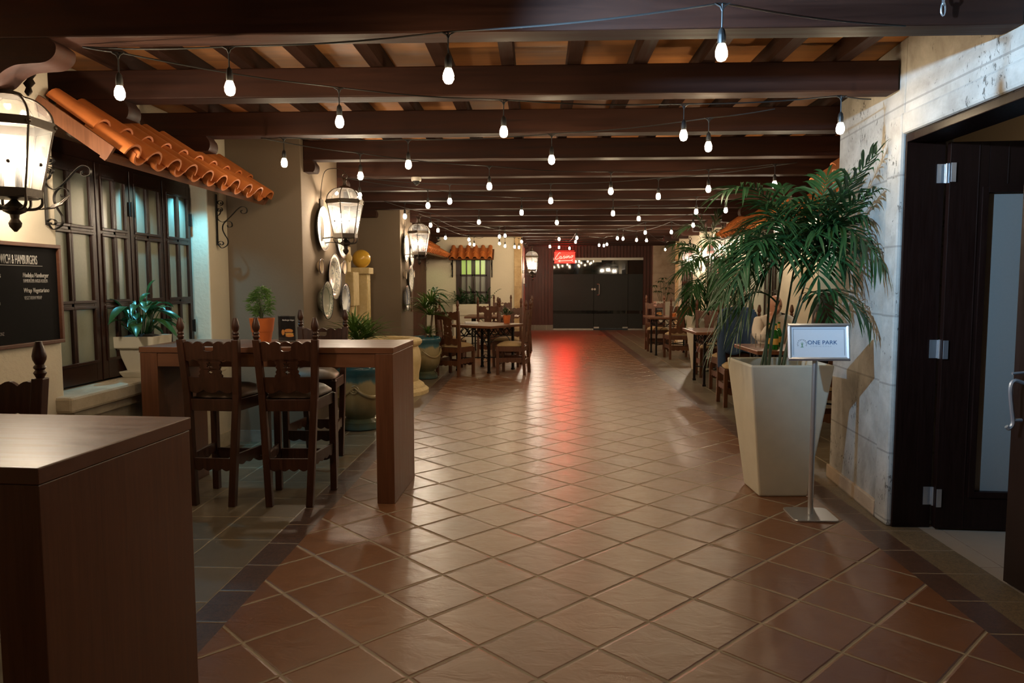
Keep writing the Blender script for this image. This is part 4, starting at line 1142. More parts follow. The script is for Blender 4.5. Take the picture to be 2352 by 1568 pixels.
def broad_leaf(b, base, d, L, w, droop=.4, up=Vector((0, 0, 1))):
    d = d.normalized(); sd = d.cross(up); sd = sd.normalized() if sd.length > .05 else d.orthogonal().normalized(); nn = sd.cross(d)
    N = 8; vs = []; fs = []
    for i in range(N+1):
        t = i/N; p = base+d*(L*t)-Vector((0, 0, droop*L*t*t)); ww = w*(math.sin(PI*min(1, t*.98+.02))**.8)*(1-.25*t)*.5+.001
        vs += [p+sd*ww+nn*ww*.35, p+sd*ww*.5+nn*ww*.08, p, p-sd*ww*.5+nn*ww*.08, p-sd*ww+nn*ww*.35]
    for i in range(N):
        for k in range(4): fs.append((5*i+k, 5*i+k+1, 5*i+6+k, 5*i+5+k))
    b.add(vs, fs)
URN = [(.17, 0), (.20, .01), (.205, .04), (.19, .065), (.195, .08), (.17, .10), (.15, .115), (.155, .13), (.20, .17), (.235, .24), (.25, .33), (.245, .42), (.235, .50), (.235, .55), (.245, .565), (.258, .59), (.26, .625), (.25, .655), (.235, .665), (.215, .655), (.205, .61), (.205, .58)]
def urn(label, loc, rz, kind):
    o = thing('potted_plant', label, 'plant', loc, rz, 'glazed urns with plants')
    b = MB(); b.lathe(URN, 40)
    pot = b.build('urn', M['glaze'], o, ang=50)
    g = MB()
    for k in range(4):
        a0 = PI/4+k*PI/2; pts = []
        for i in range(13):
            t = i/12; a = a0-PI/4+PI/2*t; z = .46-.11*math.sin(PI*t); rr = .256
            pts.append((rr*math.cos(a), rr*math.sin(a), z))
        g.tube(pts, [.010+.012*math.sin(PI*i/12) for i in range(13)], 8)
        a = a0-PI/4; ex = Vector((math.cos(a), math.sin(a), 0)); tx = Vector((-math.sin(a), math.cos(a), 0))
        g.tube([ex*.255+tx*(.05-.04*i/18)*math.cos(i*.7)+Vector((0, 0, .43+(.05-.04*i/18)*math.sin(i*.7))) for i in range(19)], .010, 6)
    g.build('garland', M['glaze'], pot)
    MB().lathe([(.206, .60), (.12, .62), (.002, .625)], 20, cap=False).build('soil', M['soil'], o)
    return o
u1 = urn('blue and sand glazed urn with grassy strap leaves beneath the bar table', (-1.85, 7.48, 0), 0, 0)
for (x, y) in ((-.06, 0), (.05, .03), (.0, -.06)): MB().tube([(x, y, .61), (x*1.2, y, .80), (x*1.1, y*1.2, .94)], .012, 7).build('stem', M['bark'], u1)
f_ = MB(); strap_plant(f_, Vector((-.05, 0, .96)), 46, .42, .024, 1.05); strap_plant(f_, Vector((.07, .03, .93)), 46, .42, .024, 1.05); strap_plant(f_, Vector((.0, -.06, .90)), 40, .40, .022, .9); f_.v = [(max(x, -.33), y, z) for x, y, z in f_.v]; f_.build('foliage', M['leaf_lime'], u1, ang=180)
f_ = MB(); strap_plant(f_, Vector((0, 0, .63)), 16, .25, .012, .6); f_.build('undergrowth', M['leaf_lime'], u1, ang=180)
u2 = urn('blue and sand glazed urn with tall strap-leaf plant beside the left dining chairs', (-1.80, 11.50, 0), 0, 1)
for (x, y) in ((.02, 0), (.10, .05)): MB().tube([(x*.6, y, .61), (x, y, .85), (x*1.2, y, 1.05)], .014, 7).build('stem', M['bark'], u2)
f_ = MB(); strap_plant(f_, Vector((.02, 0, 1.10)), 50, .42, .026, .95); strap_plant(f_, Vector((.10, .05, 1.16)), 50, .44, .026, 1.1); strap_plant(f_, Vector((.08, -.05, 1.0)), 40, .40, .024, .7); f_.v = [(max(x, -.37), y, z) for x, y, z in f_.v]; f_.build('foliage', M['leaf_lime'], u2, ang=180)
f_ = MB(); strap_plant(f_, Vector((.05, 0, .70)), 34, .32, .018, .9); f_.build('undergrowth', M['leaf_lime'], u2, ang=180)
f_ = MB()
for a, e, L, z in ((.3, .5, .26, 1.36), (-.5, .15, .28, 1.33), (.1, -.2, .26, 1.28), (1.5, .9, .22, 1.37), (-1.2, .3, .22, 1.3), (2.4, .7, .2, 1.35), (-.2, -.6, .26, 1.24)): broad_leaf(f_, Vector((.15, .1, z)), Vector((math.cos(a)*math.cos(e), math.sin(a)*math.cos(e), math.sin(e))), L, .10, .5)
f_.tube([(.08, .05, .62), (.12, .09, 1.0), (.15, .1, 1.36)], .008, 6); f_.build('broad_leaves', M['leaf_dark'], u2, ang=180)

# square stone pot with glossy plant on the window sill
sp_ = thing('potted_plant', 'pale square stone pot on a saucer with glossy dark leaves on the window sill', 'plant', (-2.93, 5.30, .82), R(3))
square_pot(sp_, .075, .15, .27, M['whitepot'], rim=.02).location = (0, 0, .03)
b = MB(); b.add([(-.15, -.15, .215), (.15, -.15, .215), (.15, .15, .215), (-.15, .15, .215), (-.155, -.155, .30), (.155, -.155, .30), (.155, .155, .30), (-.155, .155, .30)], [(0, 1, 5, 4), (1, 2, 6, 5), (2, 3, 7, 6), (3, 0, 4, 7), (0, 3, 2, 1)])
b.build('pot_rim', M['whitepot'], sp_, smooth=False, bevel=.008)
b = MB(); b.hexa([(-.10, -.10, 0), (.10, -.10, 0), (.10, .10, 0), (-.10, .10, 0)], [(-.125, -.125, .045), (.125, -.125, .045), (.125, .125, .045), (-.125, .125, .045)]); b.build('saucer', M['whitepot'], sp_, smooth=False, bevel=.005)
MB().lathe([(.16, .29), (.08, .31), (.002, .315)], 4, M_=Matrix.Rotation(PI/4, 4, 'Z')).build('soil', M['soil'], sp_)
f_ = MB()
for k in range(34):
    a = k*2.399; el = random.uniform(-.1, 1.1); L = random.uniform(.15, .24); z0 = .34+random.uniform(0, .17)
    c = Vector((math.cos(a)*.09, math.sin(a)*.09+random.uniform(-.07, .07), z0+.02)); d = Vector((math.cos(a)*math.cos(el), math.sin(a)*math.cos(el), math.sin(el)))
    f_.tube([Vector((c.x*.4, c.y*.5, .30)), c], .003, 4); broad_leaf(f_, c, d, L, L*.42, .55)
for (y, z, el, L) in ((.06, .60, 1.35, .22), (-.05, .54, 1.0, .19), (.18, .52, .35, .22), (.24, .46, .1, .22), (.22, .38, -.1, .2), (.12, .50, .6, .2)):
    f_.tube([Vector((0, y*.4, .30)), Vector((.02, y, z))], .0035, 5); broad_leaf(f_, Vector((.02, y, z)), Vector((.25, math.cos(el), math.sin(el))), L, .065, .45)
f_.build('foliage', M['leaf_dark'], sp_, ang=180)

def clay_pot(label, loc, r0, r1, h, kind):
    o = thing('potted_plant', label, 'plant', loc, 0, 'orange clay pots with plants')
    MB().lathe([(r0*.98, 0), (r0, .004), (r0+(r1-r0)*.42, h*.42), (r0+(r1-r0)*.42+.003, h*.43), (r1, h), (r1-.008, h), (r1-.012, h-.02)], 28).build('pot', M['orangepot'], o)
    MB().lathe([(r1-.012, h-.015), (r1*.5, h-.005), (.002, h)], 16, cap=False).build('soil', M['soil'], o)
    f = MB(); s = MB()
    if kind == 0:
        for k in range(95):
            a = random.uniform(0, 2*PI); t = random.random(); rr = .09*math.sin(PI*(t*.8+.15))*random.uniform(.3, 1)
            c = Vector((math.cos(a)*rr, math.sin(a)*rr, h+.02+.20*t))
            if k % 5 == 0: s.tube([Vector((c.x*.15, c.y*.15, h-.01)), Vector((c.x*.4, c.y*.4, h+.06)), c], .0018, 4)
            for q in range(9):
                d = Vector((math.cos(a)+random.uniform(-.9, .9), math.sin(a)+random.uniform(-.9, .9), random.uniform(-.4, 1.1)))
                leaflet(f, c+Vector((random.uniform(-.015, .015), random.uniform(-.015, .015), random.uniform(-.015, .015))), d, Vector((0, 0, 1)).cross(d).normalized() if d.length > .01 else Vector((0, 0, 1)), random.uniform(.025, .05), .005, .3)
    else:
        for k in range(30):
            a = random.uniform(0, 2*PI); el = random.uniform(.2, 1.4); c = Vector((0, 0, h)); d = Vector((math.cos(a)*math.cos(el), math.sin(a)*math.cos(el), math.sin(el)))
            e = c+d*random.uniform(.08, .18); s.tube([c, e], .002, 4)
            for q in range(6): leaflet(f, c.lerp(e, random.uniform(.4, 1)), d+Vector((random.uniform(-1, 1), random.uniform(-1, 1), random.uniform(-.3, .6))), Vector((0, 0, 1)), .045, .016, .3)
    s.build('stems', M['stem'], o); f.build('foliage', M['leaf_lime'] if kind == 0 else M['leaf'], o, ang=180)
    return o
p = on_y(603, 776, 5.38)
clay_pot('orange clay pot with feathery green bush on the bar table', (p.x, p.y, 1.07), .062, .092, .175, 0)
p = on_z(1164, 742, .80)
clay_pot('small orange clay pot on the near left dining table', (p.x, p.y, .80), .05, .068, .14, 1)
# window box at the back window
wb = thing('window_box', 'long pale window box of ferns under the back window', 'planter', (-1.70, 18.32, 0))
b = MB(); b.box(-.42, .42, -.16, .16, 0, .70); b.box(-.44, .44, -.18, .18, .70, .98); b.build('box', M['planter'], wb, smooth=False, bevel=.01)
f_ = MB()
for k in range(46):
    c = Vector((random.uniform(-.4, .42), random.uniform(-.12, .1), .97)); a = random.uniform(0, 2*PI); el = random.uniform(.3, 1.4); L = random.uniform(.3, .58)
    d = Vector((math.cos(a)*math.cos(el), math.sin(a)*math.cos(el)*.5, math.sin(el)))
    tipp = c+d*L+Vector((d.x*.12, 0, -.12)); pts = bez(c, c+d*L*.7, tipp, 8)
    for i in range(1, 9):
        for s in (-1, 1): leaflet(f_, pts[i], Vector((-d.y, d.x, .1))*s+d*.5, Vector((0, 0, 1)), .10*(1.1-i/10), .032, .3)
f_.build('fern_foliage', M['leaf'], wb, ang=180)

# ------------------------------------------------------------------ stone well, pedestal and ball
w_ = thing('stone_well', 'round carved limestone well with a flared base behind the bar table', 'well', (-2.12, 9.98, 0))
MB().lathe([(.60, 0), (.60, .05), (.57, .075), (.55, .085), (.535, .12), (.49, .15), (.465, .17), (.47, .26), (.49, .36), (.50, .46), (.49, .56), (.465, .625), (.46, .64), (.495, .66), (.515, .69), (.515, .72), (.49, .745), (.46, .75), (.36, .75), (.34, .735), (.34, .4)], 56).build('basin', M['carved'], w_, ang=40)
pd = thing('stone_pedestal', 'tan stone pedestal behind the well carrying the yellow ball', 'pedestal', (-2.66, 10.98, 0))
MB().box(-.105, .105, -.105, .105, 0, 1.64).build('shaft', M['carved'], pd, smooth=False, bevel=.006)
MB().box(-.145, .145, -.145, .145, 1.64, 1.735).build('cap', M['carved'], pd, smooth=False, bevel=.008)
b = MB(); moulding(b, .105, -.07, .07, .9, 1.56, .016, .008); b.build('panel_moulding', M['carved'], pd, smooth=False)
o = MB().sphere((0, 0, 0), .137, 32, 20).build('ceramic_ball', M['yellow'], loc=(-2.66, 10.98, 1.735+.132)); tag(o, 'glossy yellow ceramic ball on top of the stone pedestal', 'ball')
fb = thing('fountain_block', 'carved stone spout block beside the yellow ball, half hidden by the pier', 'fountain', (-2.75, 10.40, 0))
MB().box(-.14, .12, -.15, .13, .0, 1.18).build('base', M['carved'], fb, smooth=False, bevel=.008)
MB().box(-.14, .155, -.17, .15, 1.18, 1.66).build('block', M['carved'], fb, smooth=False, bevel=.01)
b = MB(); b.box(-.14, .06, -.10, .08, 1.66, 2.02); b.sphere((.03, -.02, 1.86), (.07, .09, .07), 14, 10); b.build('scroll', M['carved'], fb, bevel=.01)

# ------------------------------------------------------------------ menu stands
def menu_stand(label, loc, rz, w, h):
    o = thing('menu_stand', label, 'menu', loc, rz, 'clear stands with black menu cards')
    b = MB(); b.box(-w/2-.004, w/2+.004, -.012, -.010, 0, h); b.box(-w/2-.004, w/2+.004, .006, .008, 0, h); b.box(-w/2-.015, w/2+.015, -.03, .03, 0, .004); b.build('acrylic_holder', M['acrylic'], o, smooth=False)
    MB().box(-w/2, w/2, -.009, .005, .008, h-.006).build('menu_card', M['menu'], o, smooth=False)
    def disc(cx, cz, rx, rz_, mat, nm, yy=-.0128):
        MB().prism([(cx+rx*math.cos(t), cz+rz_*math.sin(t)) for t in [2*PI*k/18 for k in range(18)]], (), .0008, Matrix.Translation((0, yy, 0))).build(nm, mat, o)
    disc(.012*w/.1, h*.42, w*.26, h*.075, M['bun'], 'burger_print'); disc(.014*w/.1, h*.345, w*.27, h*.03, M['patty'], 'burger_print', -.0132); disc(.016*w/.1, h*.30, w*.26, h*.035, M['cheese'], 'burger_print', -.0136); disc(.018*w/.1, h*.235, w*.26, h*.055, M['bun'], 'burger_print', -.0140)
    disc(-w*.22, h*.36, w*.09, h*.11, M['bun'], 'burger_print', -.0130)
    Mt = Matrix(((1, 0, 0, -w*.26), (0, 0, -1, -.0135), (0, 1, 0, h*.80), (0, 0, 0, 1)))
    text_obj('Hamburger Angus', w*.135, M['paper'], o, Mt, sx=.72, shear=.3, depth=.0003)
    return o
p = on_y(660, 778, 5.36)
menu_stand('clear stand with black burger menu on the bar table beside the orange pot', (p.x, p.y, 1.07), R(4), .122, .195)
p = on_z(1513, 727, .80)
menu_stand('clear stand with burger menu on the farthest right table', (p.x, p.y, .80), R(0), .15, .19)
p = on_z(1548, 727, .80)
o = thing('condiment_cup', 'small orange cup beside the menu on the farthest right table', 'cup', (p.x, p.y, .80)); MB().lathe([(.035, 0), (.05, .07), (.046, .07), (.032, .01)], 16).build('cup', M['orangepot'], o); MB().lathe([(.046, .06), (.002, .075)], 12, cap=False).build('filling', M['bun'], o)
p = on_z(1050, 737, .80)
for k, lb in enumerate(('white folded napkin at the bottom of the pair on the left dining table', 'white folded napkin on top of the pair on the left dining table')):
    o = MB().box(-.11, .11, -.08, .08, 0, .018).build('folded_napkin', M['paper'], smooth=False, bevel=.003, loc=(-1.16, 12.62, .80+.0185*k)); o.rotation_euler = (0, 0, R(8+5*k)); tag(o, lb, 'napkin', 'folded napkins')

# ------------------------------------------------------------------ sign stand
p0 = on_z(1850, 1186, 0)
sg = thing('sign_stand', 'silver pedestal sign with a white card in front of the cream planter', 'sign', (1.755, 4.70, 0), R(-2))
b = MB(); L_ = []
for sx_, sy_ in ((1, 1), (-1, 1), (-1, -1), (1, -1)):
    for k in range(4):
        a = math.atan2(sy_, sx_)-PI/4+PI/2*k/3; L_.append((sx_*.105+.035*math.cos(a), sy_*.105+.035*math.sin(a)))
b.prism([(x, y) for x, y in L_], (), .012, Matrix.Translation((0, 0, .006)) @ Matrix.Rotation(PI/2, 4, 'X')); b.build('base', M['silver'], sg, smooth=False, bevel=.003)
MB().tube([(0, 0, .012), (0, 0, 1.02)], .0165, 16).build('pole', M['silver'], sg)
hd = Matrix.Translation((.012, -.02, 1.125)) @ Matrix.Rotation(R(-9), 4, 'X') @ Matrix.Rotation(R(-3), 4, 'Z')
fw_, fh_ = .188, .118
b = MB()
for (x0, x1, z0, z1) in ((-fw_, fw_, fh_-.022, fh_), (-fw_, fw_, -fh_, -fh_+.022)):
    b.add([hd @ Vector(v) for v in ((x0, -.006, z0), (x1, -.006, z0), (x1, -.006, z1), (x0, -.006, z1), (x0, .008, z0), (x1, .008, z0), (x1, .008, z1), (x0, .008, z1), (x0+.006, -.014, (z0+z1)/2), (x1-.006, -.014, (z0+z1)/2))],
          [(0, 1, 9, 8), (8, 9, 2, 3), (4, 7, 6, 5), (0, 4, 5, 1), (3, 2, 6, 7), (0, 8, 3), (0, 3, 7, 4), (1, 2, 9), (1, 5, 6, 2)])
for (x0, x1) in ((-fw_, -fw_+.022), (fw_-.022, fw_)):
    z0, z1 = -fh_+.016, fh_-.016; xm = (x0+x1)/2
    b.add([hd @ Vector(v) for v in ((x0, -.006, z0), (x1, -.006, z0), (x1, -.006, z1), (x0, -.006, z1), (x0, .008, z0), (x1, .008, z0), (x1, .008, z1), (x0, .008, z1), (xm, -.014, z0), (xm, -.014, z1))],
          [(0, 8, 9, 3), (8, 1, 2, 9), (4, 7, 6, 5), (0, 4, 5, 1), (3, 2, 6, 7), (0, 3, 7, 4), (1, 5, 6, 2)])
b.build('sign_frame', M['silver'], sg, smooth=False)
MB().box(-fw_+.015, fw_-.015, -.004, .006, -fh_+.015, fh_-.015, hd).build('card', M['paper'], sg, smooth=False)
b = MB()
for (x0, x1, z0, z1) in ((-.155, .155, .0825, .084), (-.155, -.1537, -.084, .084), (.1537, .155, -.084, .084)): b.box(x0, x1, -.0052, -.004, z0, z1, hd)
b.build('card_border', M['ink_dark'], sg, smooth=False)
Tx = hd @ Matrix(((1, 0, 0, -.070), (0, 0, -1, -.0046), (0, 1, 0, -.014), (0, 0, 0, 1)))
text_obj('ONE PARK', .0355, M['ink_blue'], sg, Tx, sx=1.06)
Tx = hd @ Matrix(((1, 0, 0, -.052), (0, 0, -1, -.0046), (0, 1, 0, -.030), (0, 0, 0, 1)))
text_obj('DOMINICANA', .013, M['ink_grey'], sg, Tx, spacing=1.75)
b = MB(); cx, cz = -.102, -.012
for k in range(11):
    a = R(-22)+R(224)*k/10; d = Vector((math.cos(a), 0, math.sin(a)))
    n_ = Vector((-d.z, 0, d.x)); c0 = Vector((cx, -.0052, cz))+d*.022
    pts = [c0, c0+d*.006+n_*.002, c0+d*.010, c0+d*.006-n_*.002]
    b.add([hd @ v for v in pts], [(0, 1, 2, 3)])
b.build('logo_rays', M['ink_dark'], sg, smooth=False)
b = MB()
for (x, z) in ((0, .012), (-.008, .006), (.008, .006), (-.004, .010), (.004, .010)): b.tube([hd @ Vector((cx, -.005, cz-.018)), hd @ Vector((cx+x*.3, -.005, cz-.006)), hd @ Vector((cx+x, -.005, cz+z))], .0006, 4)
b.add([hd @ Vector(v) for v in ((cx-.011, -.0052, cz-.021), (cx+.011, -.0052, cz-.021), (cx+.004, -.0052, cz-.0165), (cx-.004, -.0052, cz-.0165))], [(0, 1, 2, 3)])
b.build('logo_tree', M['ink_green'], sg, smooth=False)

# ------------------------------------------------------------------ near door on the right
dr = bpy.data.objects.new('door_1', None); COL.objects.link(dr); struct(dr)
b = MB(); b.box(2.172, 2.40, 4.488, 4.529, 0, 2.369); b.box(2.172, 2.40, 2.052, 2.09, 0, 2.369); b.box(2.172, 2.40, 2.09, 4.488, 2.325, 2.369)
b.build('door_frame', M['door_wood'], dr, smooth=False, bevel=.004)
def leaf(parent, Mt, L, h):
    g = MB(); t = .022; gw0, gw1, gz0, gz1 = .215, L-.215, .245, 2.02
    g.box(0, gw0, -t, t, .012, h, Mt); g.box(gw1, L, -t, t, .012, h, Mt); g.box(gw0, gw1, -t, t, .012, gz0, Mt)
    n = int((L)/.16)
    g.box(gw0, gw1, -t, t, gz1, h, Mt)
    for i in range(1, n):
        x = L*i/n
        for s in (-1, 1):
            if not (gw0-.01 < x < gw1+.01): g.box(x-.004, x+.004, s*t-.003, s*t+.003, .02, h-.01, Mt)
            else: g.box(x-.004, x+.004, s*t-.003, s*t+.003, gz1+.05, h-.01, Mt)
    for s in (-1, 1):
        y0, y1 = sorted((s*t, s*(t+.012)))
        g.box(gw0-.035, gw0, y0, y1, gz0-.035, gz1+.035, Mt); g.box(gw1, gw1+.035, y0, y1, gz0-.035, gz1+.035, Mt); g.box(gw0, gw1, y0, y1, gz1, gz1+.035, Mt); g.box(gw0, gw1, y0, y1, gz0-.035, gz0, Mt)
    o = g.build('door_leaf', M['door_wood'], parent, smooth=False, bevel=.002)
    MB().box(gw0+.001, gw1-.001, -.004, .004, gz0+.001, gz1-.001, Mt).build('glass_panel', M['frost_door'], o, smooth=False)
    return o
lf1 = leaf(dr, Matrix.Translation((2.405, 4.462, 0)) @ Matrix.Rotation(R(-4), 4, 'Z'), .96, 2.315)
hg = MB()
for z in (2.14, 1.10, .20):
    hg.box(2.352, 2.401, 4.482, 4.487, z-.055, z+.055); hg.box(2.404, 2.432, 4.428, 4.433, z-.055, z+.055); hg.tube([(2.404, 4.474, z-.057), (2.404, 4.474, z+.057)], .007, 8)
hg.build('hinge', M['silver'], lf1, smooth=False)
lf2 = leaf(dr, Matrix.Translation((2.345, 3.65, 0)) @ Matrix.Rotation(R(-87), 4, 'Z'), 1.0, 2.315)
hd_ = MB(); hx, hy = 2.315, 3.56
hd_.tube(spline([(hx, hy, 1.02), (hx-.045, hy+.0, 1.03), (hx-.06, hy, .99), (hx-.05, hy, .90), (hx-.04, hy, .83), (hx-.055, hy, .80), (hx-.07, hy, .81)], 6), .010, 8)
hd_.tube([(hx, hy, .84), (hx-.045, hy, .84)], .009, 8); hd_.tube([(hx, hy, 1.07), (hx-.055, hy, 1.065)], .007, 8)
hd_.build('handle', M['silver'], lf2)

# ------------------------------------------------------------------ far glass doors
gd = bpy.data.objects.new('door_2', None); COL.objects.link(gd); struct(gd)
Y0 = 23.56
MB().box(.46, 3.32, Y0-.03, Y0+.04, 2.22, 2.30).build('header', M['steel'], gd, smooth=False, bevel=.003)
b = MB(); b.box(.46, 1.75, Y0-.03, Y0+.04, 0, .045); b.box(2.85, 3.32, Y0-.03, Y0+.04, 0, .045); b.build('bottom_rail', M['steel'], gd, smooth=False)
for x0, x1 in ((.465, 1.755), (1.765, 2.845), (2.855, 3.315)):
    g = MB().box(x0, x1, Y0, Y0+.012, .047, 2.219).build('glass_panel', M['dark_glass'], gd, smooth=False)
    f = MB(); f.box(x0, x1, Y0-.003, Y0-.0005, .62, 1.78); f.box(x0, x1, Y0-.003, Y0-.0005, .06, .52); f.build('frosted_film', M['film'], g, smooth=False)
b = MB(); b.box(1.765, 1.93, Y0-.02, Y0+.03, .05, .10); b.box(2.68, 2.845, Y0-.02, Y0+.03, .05, .10); b.box(1.765, 2.0, Y0-.02, Y0+.03, 2.16, 2.219); b.build('pivot_plate', M['steel'], gd, smooth=False)
for x, nm in ((1.71, 'lock'), (1.79, 'lock')): MB().lathe([(.035, 0), (.035, .02), (.03, .024)], 16, (x, Y0-.003, 1.30), M_=Matrix.Rotation(PI/2, 4, 'X')).build(nm, M['steel'], gd)
MB().tube(spline([(1.86, Y0-.01, 1.46), (1.92, Y0-.05, 1.46), (1.93, Y0-.055, 1.42), (1.93, Y0-.055, 1.2), (1.92, Y0-.05, 1.12), (1.86, Y0-.01, 1.12)], 5), .012, 8).build('handle', M['steel'], gd)
b = MB(); b.box(.46, 3.32, 24.6, 24.7, 0, 2.6); struct(b.build('wall_far', M['door_wood'], smooth=False))

# ------------------------------------------------------------------ neon sign
ns = thing('neon_sign', 'red neon sign with script word and arrow over the glass doors', 'sign', (.82, 23.28, 2.30))
w2, h2 = .325, .165
MB().box(-w2, w2, .02, .03, -h2, h2).build('back_panel', M['red_acrylic'], ns, smooth=False)
b = MB()
for z in (h2+.04,): b.tube([(-w2*.9, 0, z), (w2*.9, 0, z)], .004, 6)
b.tube([(-w2, -.01, h2), (w2, -.01, h2)], .006, 6); b.tube([(-w2, -.01, -h2), (w2*1.05, -.01, -h2)], .006, 6)
b.build('neon_border', M['neon'], ns)
MB().tube([(-w2*.7, .02, h2), (-w2*.7, .02, .33)], .004, 6).build('hanger', M['iron'], ns); MB().tube([(w2*.7, .02, h2), (w2*.7, .02, .33)], .004, 6).build('hanger', M['iron'], ns)
def stroke(b, pts, r=.0095, sx=1.0, ox=0.0, oz=0.0):
    b.tube(spline([(ox+x*sx, 0, oz+z) for x, z in pts], 5), r, 7)
b = MB(); oz = .0
stroke(b, [(-.13, .135), (-.165, .15), (-.20, .12), (-.255, .04), (-.29, -.01), (-.285, -.045), (-.24, -.05), (-.19, -.02)])                       # C
stroke(b, [(-.105, .03), (-.135, .04), (-.165, .0), (-.155, -.03), (-.125, -.02), (-.10, .03), (-.115, -.02), (-.095, -.03), (-.06, .0)])          # a
stroke(b, [(-.06, .0), (-.015, .055), (-.02, .03), (.0, -.01), (-.02, -.03), (-.045, -.02)])                                                       # s
stroke(b, [(.0, -.01), (.05, .05), (.035, .0), (.045, -.015), (.07, .005)]); stroke(b, [(.068, .085), (.072, .092)])                              # i
stroke(b, [(.07, .005), (.10, .055), (.085, -.01), (.125, .05), (.145, .045), (.135, .0), (.15, -.01), (.175, .015)])                              # n
stroke(b, [(.235, .055), (.20, .045), (.185, .01), (.205, -.01), (.24, .015), (.25, .05), (.225, .06), (.235, .045), (.275, .055)])                 # o
b.build('neon_letters', M['neon_hot'], ns)
b = MB()
stroke(b, [(-.20, -.105), (-.05, -.10), (.10, -.095), (.20, -.09)]); stroke(b, [(-.14, -.075), (-.18, -.095), (-.20, -.105), (-.17, -.12), (-.145, -.145)]); stroke(b, [(.25, -.06), (.22, -.075), (.20, -.09), (.235, -.105), (.26, -.125)])
b.build('neon_arrow', M['neon_hot'], ns)

# ------------------------------------------------------------------ bottles and glasses on the right table
def bottle(label, x, y, z=.80):
    o = thing('bottle', label, 'bottle', (x, y, z), 0, 'green bottles on the right table')
    MB().lathe([(.031, 0), (.034, .006), (.034, .13), (.031, .155), (.016, .20), (.0125, .225), (.0125, .255), (.0145, .258), (.0145, .27), (.011, .272)], 20).build('body', M['bottle'], o)
    MB().lathe([(.0344, .05), (.0347, .052), (.0347, .112), (.0344, .114)], 20, cap=False).build('label_band', M['gold'], o)
    MB().lathe([(.0155, .205), (.0135, .225), (.0135, .253)], 16, cap=False).build('neck_foil', M['gold'], o)
for px, py, lb in ((1767, 800, 'green bottle on the right table, leftmost of three'), (1780, 802, 'green bottle on the right table, middle of three'), (1788, 796, 'green bottle on the right table, rightmost of three')):
    p = on_z(px, py, .80); bottle(lb, p.x, p.y)
for px, py, lb in ((1730, 793, 'clear tumbler on the right table, leftmost of the glasses'), (1741, 800, 'clear tumbler on the right table, middle of the glasses'), (1752, 796, 'clear tumbler on the right table, next to the bottles')):
    p = on_z(px, py, .80)
    o = thing('drinking_glass', lb, 'glass', (p.x, p.y, .80), 0, 'clear tumblers on the right table')
    MB().lathe([(.026, 0), (.027, .012), (.033, .135), (.031, .135), (.025, .014), (.002, .012)], 20, cap=False).build('tumbler', M['glass'], o)

# ------------------------------------------------------------------ people
import bmesh
def skin_mesh(chains, root=0, sub=2):
    """chains: lists of (point, radius); shared points are merged so the surface stays continuous"""
    bm = bmesh.new(); ly = bm.verts.layers.skin.verify(); vm = {}
    def vert(p, r):
        k = tuple(round(c, 4) for c in p)
        if k not in vm:
            v = bm.verts.new(p); rr = r if isinstance(r, tuple) else (r, r); v[ly].radius = rr; vm[k] = v
        return vm[k]
    for ci, chn in enumerate(chains):
        pv = None
        for p, r in chn:
            v = vert(p, r)
            if pv is not None and bm.edges.get((pv, v)) is None: bm.edges.new((pv, v))
            pv = v
    bm.verts.ensure_lookup_table(); bm.verts[root][ly].use_root = True
    me = bpy.data.meshes.new('skin'); bm.to_mesh(me); bm.free()
    ob = bpy.data.objects.new('skin', me); COL.objects.link(ob)
    ob.modifiers.new('skin', 'SKIN'); s = ob.modifiers.new('sub', 'SUBSURF'); s.levels = sub; s.render_levels = sub
    dg = bpy.context.evaluated_depsgraph_get(); out = bpy.data.meshes.new_from_object(ob.evaluated_get(dg))
    bpy.data.objects.remove(ob); return out
def merge_into(b, me, Mt=None):
    b.add([(Mt @ v.co if Mt else v.co) for v in me.vertices], [tuple(p.vertices) for p in me.polygons])
def head_mesh(b, Mt, s=1.0):
    """face towards local -Y"""
    seg, rings = 28, 22; vs = []
    def shape(v):
        x, y, z = v
        jaw = max(0, -z-.02)
        x *= 1-.9*jaw*2.2*.6; 
        if z < -.03 and y > 0: y *= 1-min(.5, (-z-.03)*5)
        if y < 0:
            if z < -.05: y -= .006*min(1, (-z-.05)*20)
            gx = math.exp(-(x/.016)**2); y -= .026*gx*math.exp(-((z+.022)/.022)**2)+.010*gx*math.exp(-((z-.004)/.02)**2)   # nose
            y -= .006*math.exp(-((z-.03)/.012)**2)*math.exp(-(x/.05)**2)                                                 # brow
            for sx in (-1, 1): y += .012*math.exp(-((x-sx*.032)/.016)**2-((z-.010)/.013)**2)                              # sockets
            y -= .006*math.exp(-(x/.024)**2)*(math.exp(-((z+.062)/.008)**2)+math.exp(-((z+.078)/.008)**2))                # lips
            y += .005*math.exp(-(x/.022)**2)*math.exp(-((z+.070)/.004)**2)
            y -= .008*math.exp(-(x/.022)**2)*math.exp(-((z+.103)/.016)**2)                                               # chin
        return Vector((x, y, z))
    t = MB(); t.sphere((0, 0, 0), (.077, .098, .118), seg, rings)
    b.add([Mt @ (shape(v)*s) for v in t.v], t.f)
    for sx in (-1, 1):
        e = MB(); e.sphere((sx*.080, .012, -.005), (.010, .020, .032), 10, 8); b.add([Mt @ (Vector(v)*s) for v in e.v], e.f)
def fuse(o, vox=.007, smooth_it=6):
    r_ = o.modifiers.new('fuse', 'REMESH'); r_.mode = 'VOXEL'; r_.voxel_size = vox; r_.use_smooth_shade = True
    s = o.modifiers.new('smooth', 'SMOOTH'); s.factor = .5; s.iterations = smooth_it
    dg = bpy.context.evaluated_depsgraph_get(); me = bpy.data.meshes.new_from_object(o.evaluated_get(dg))
    o.modifiers.clear(); o.data = me
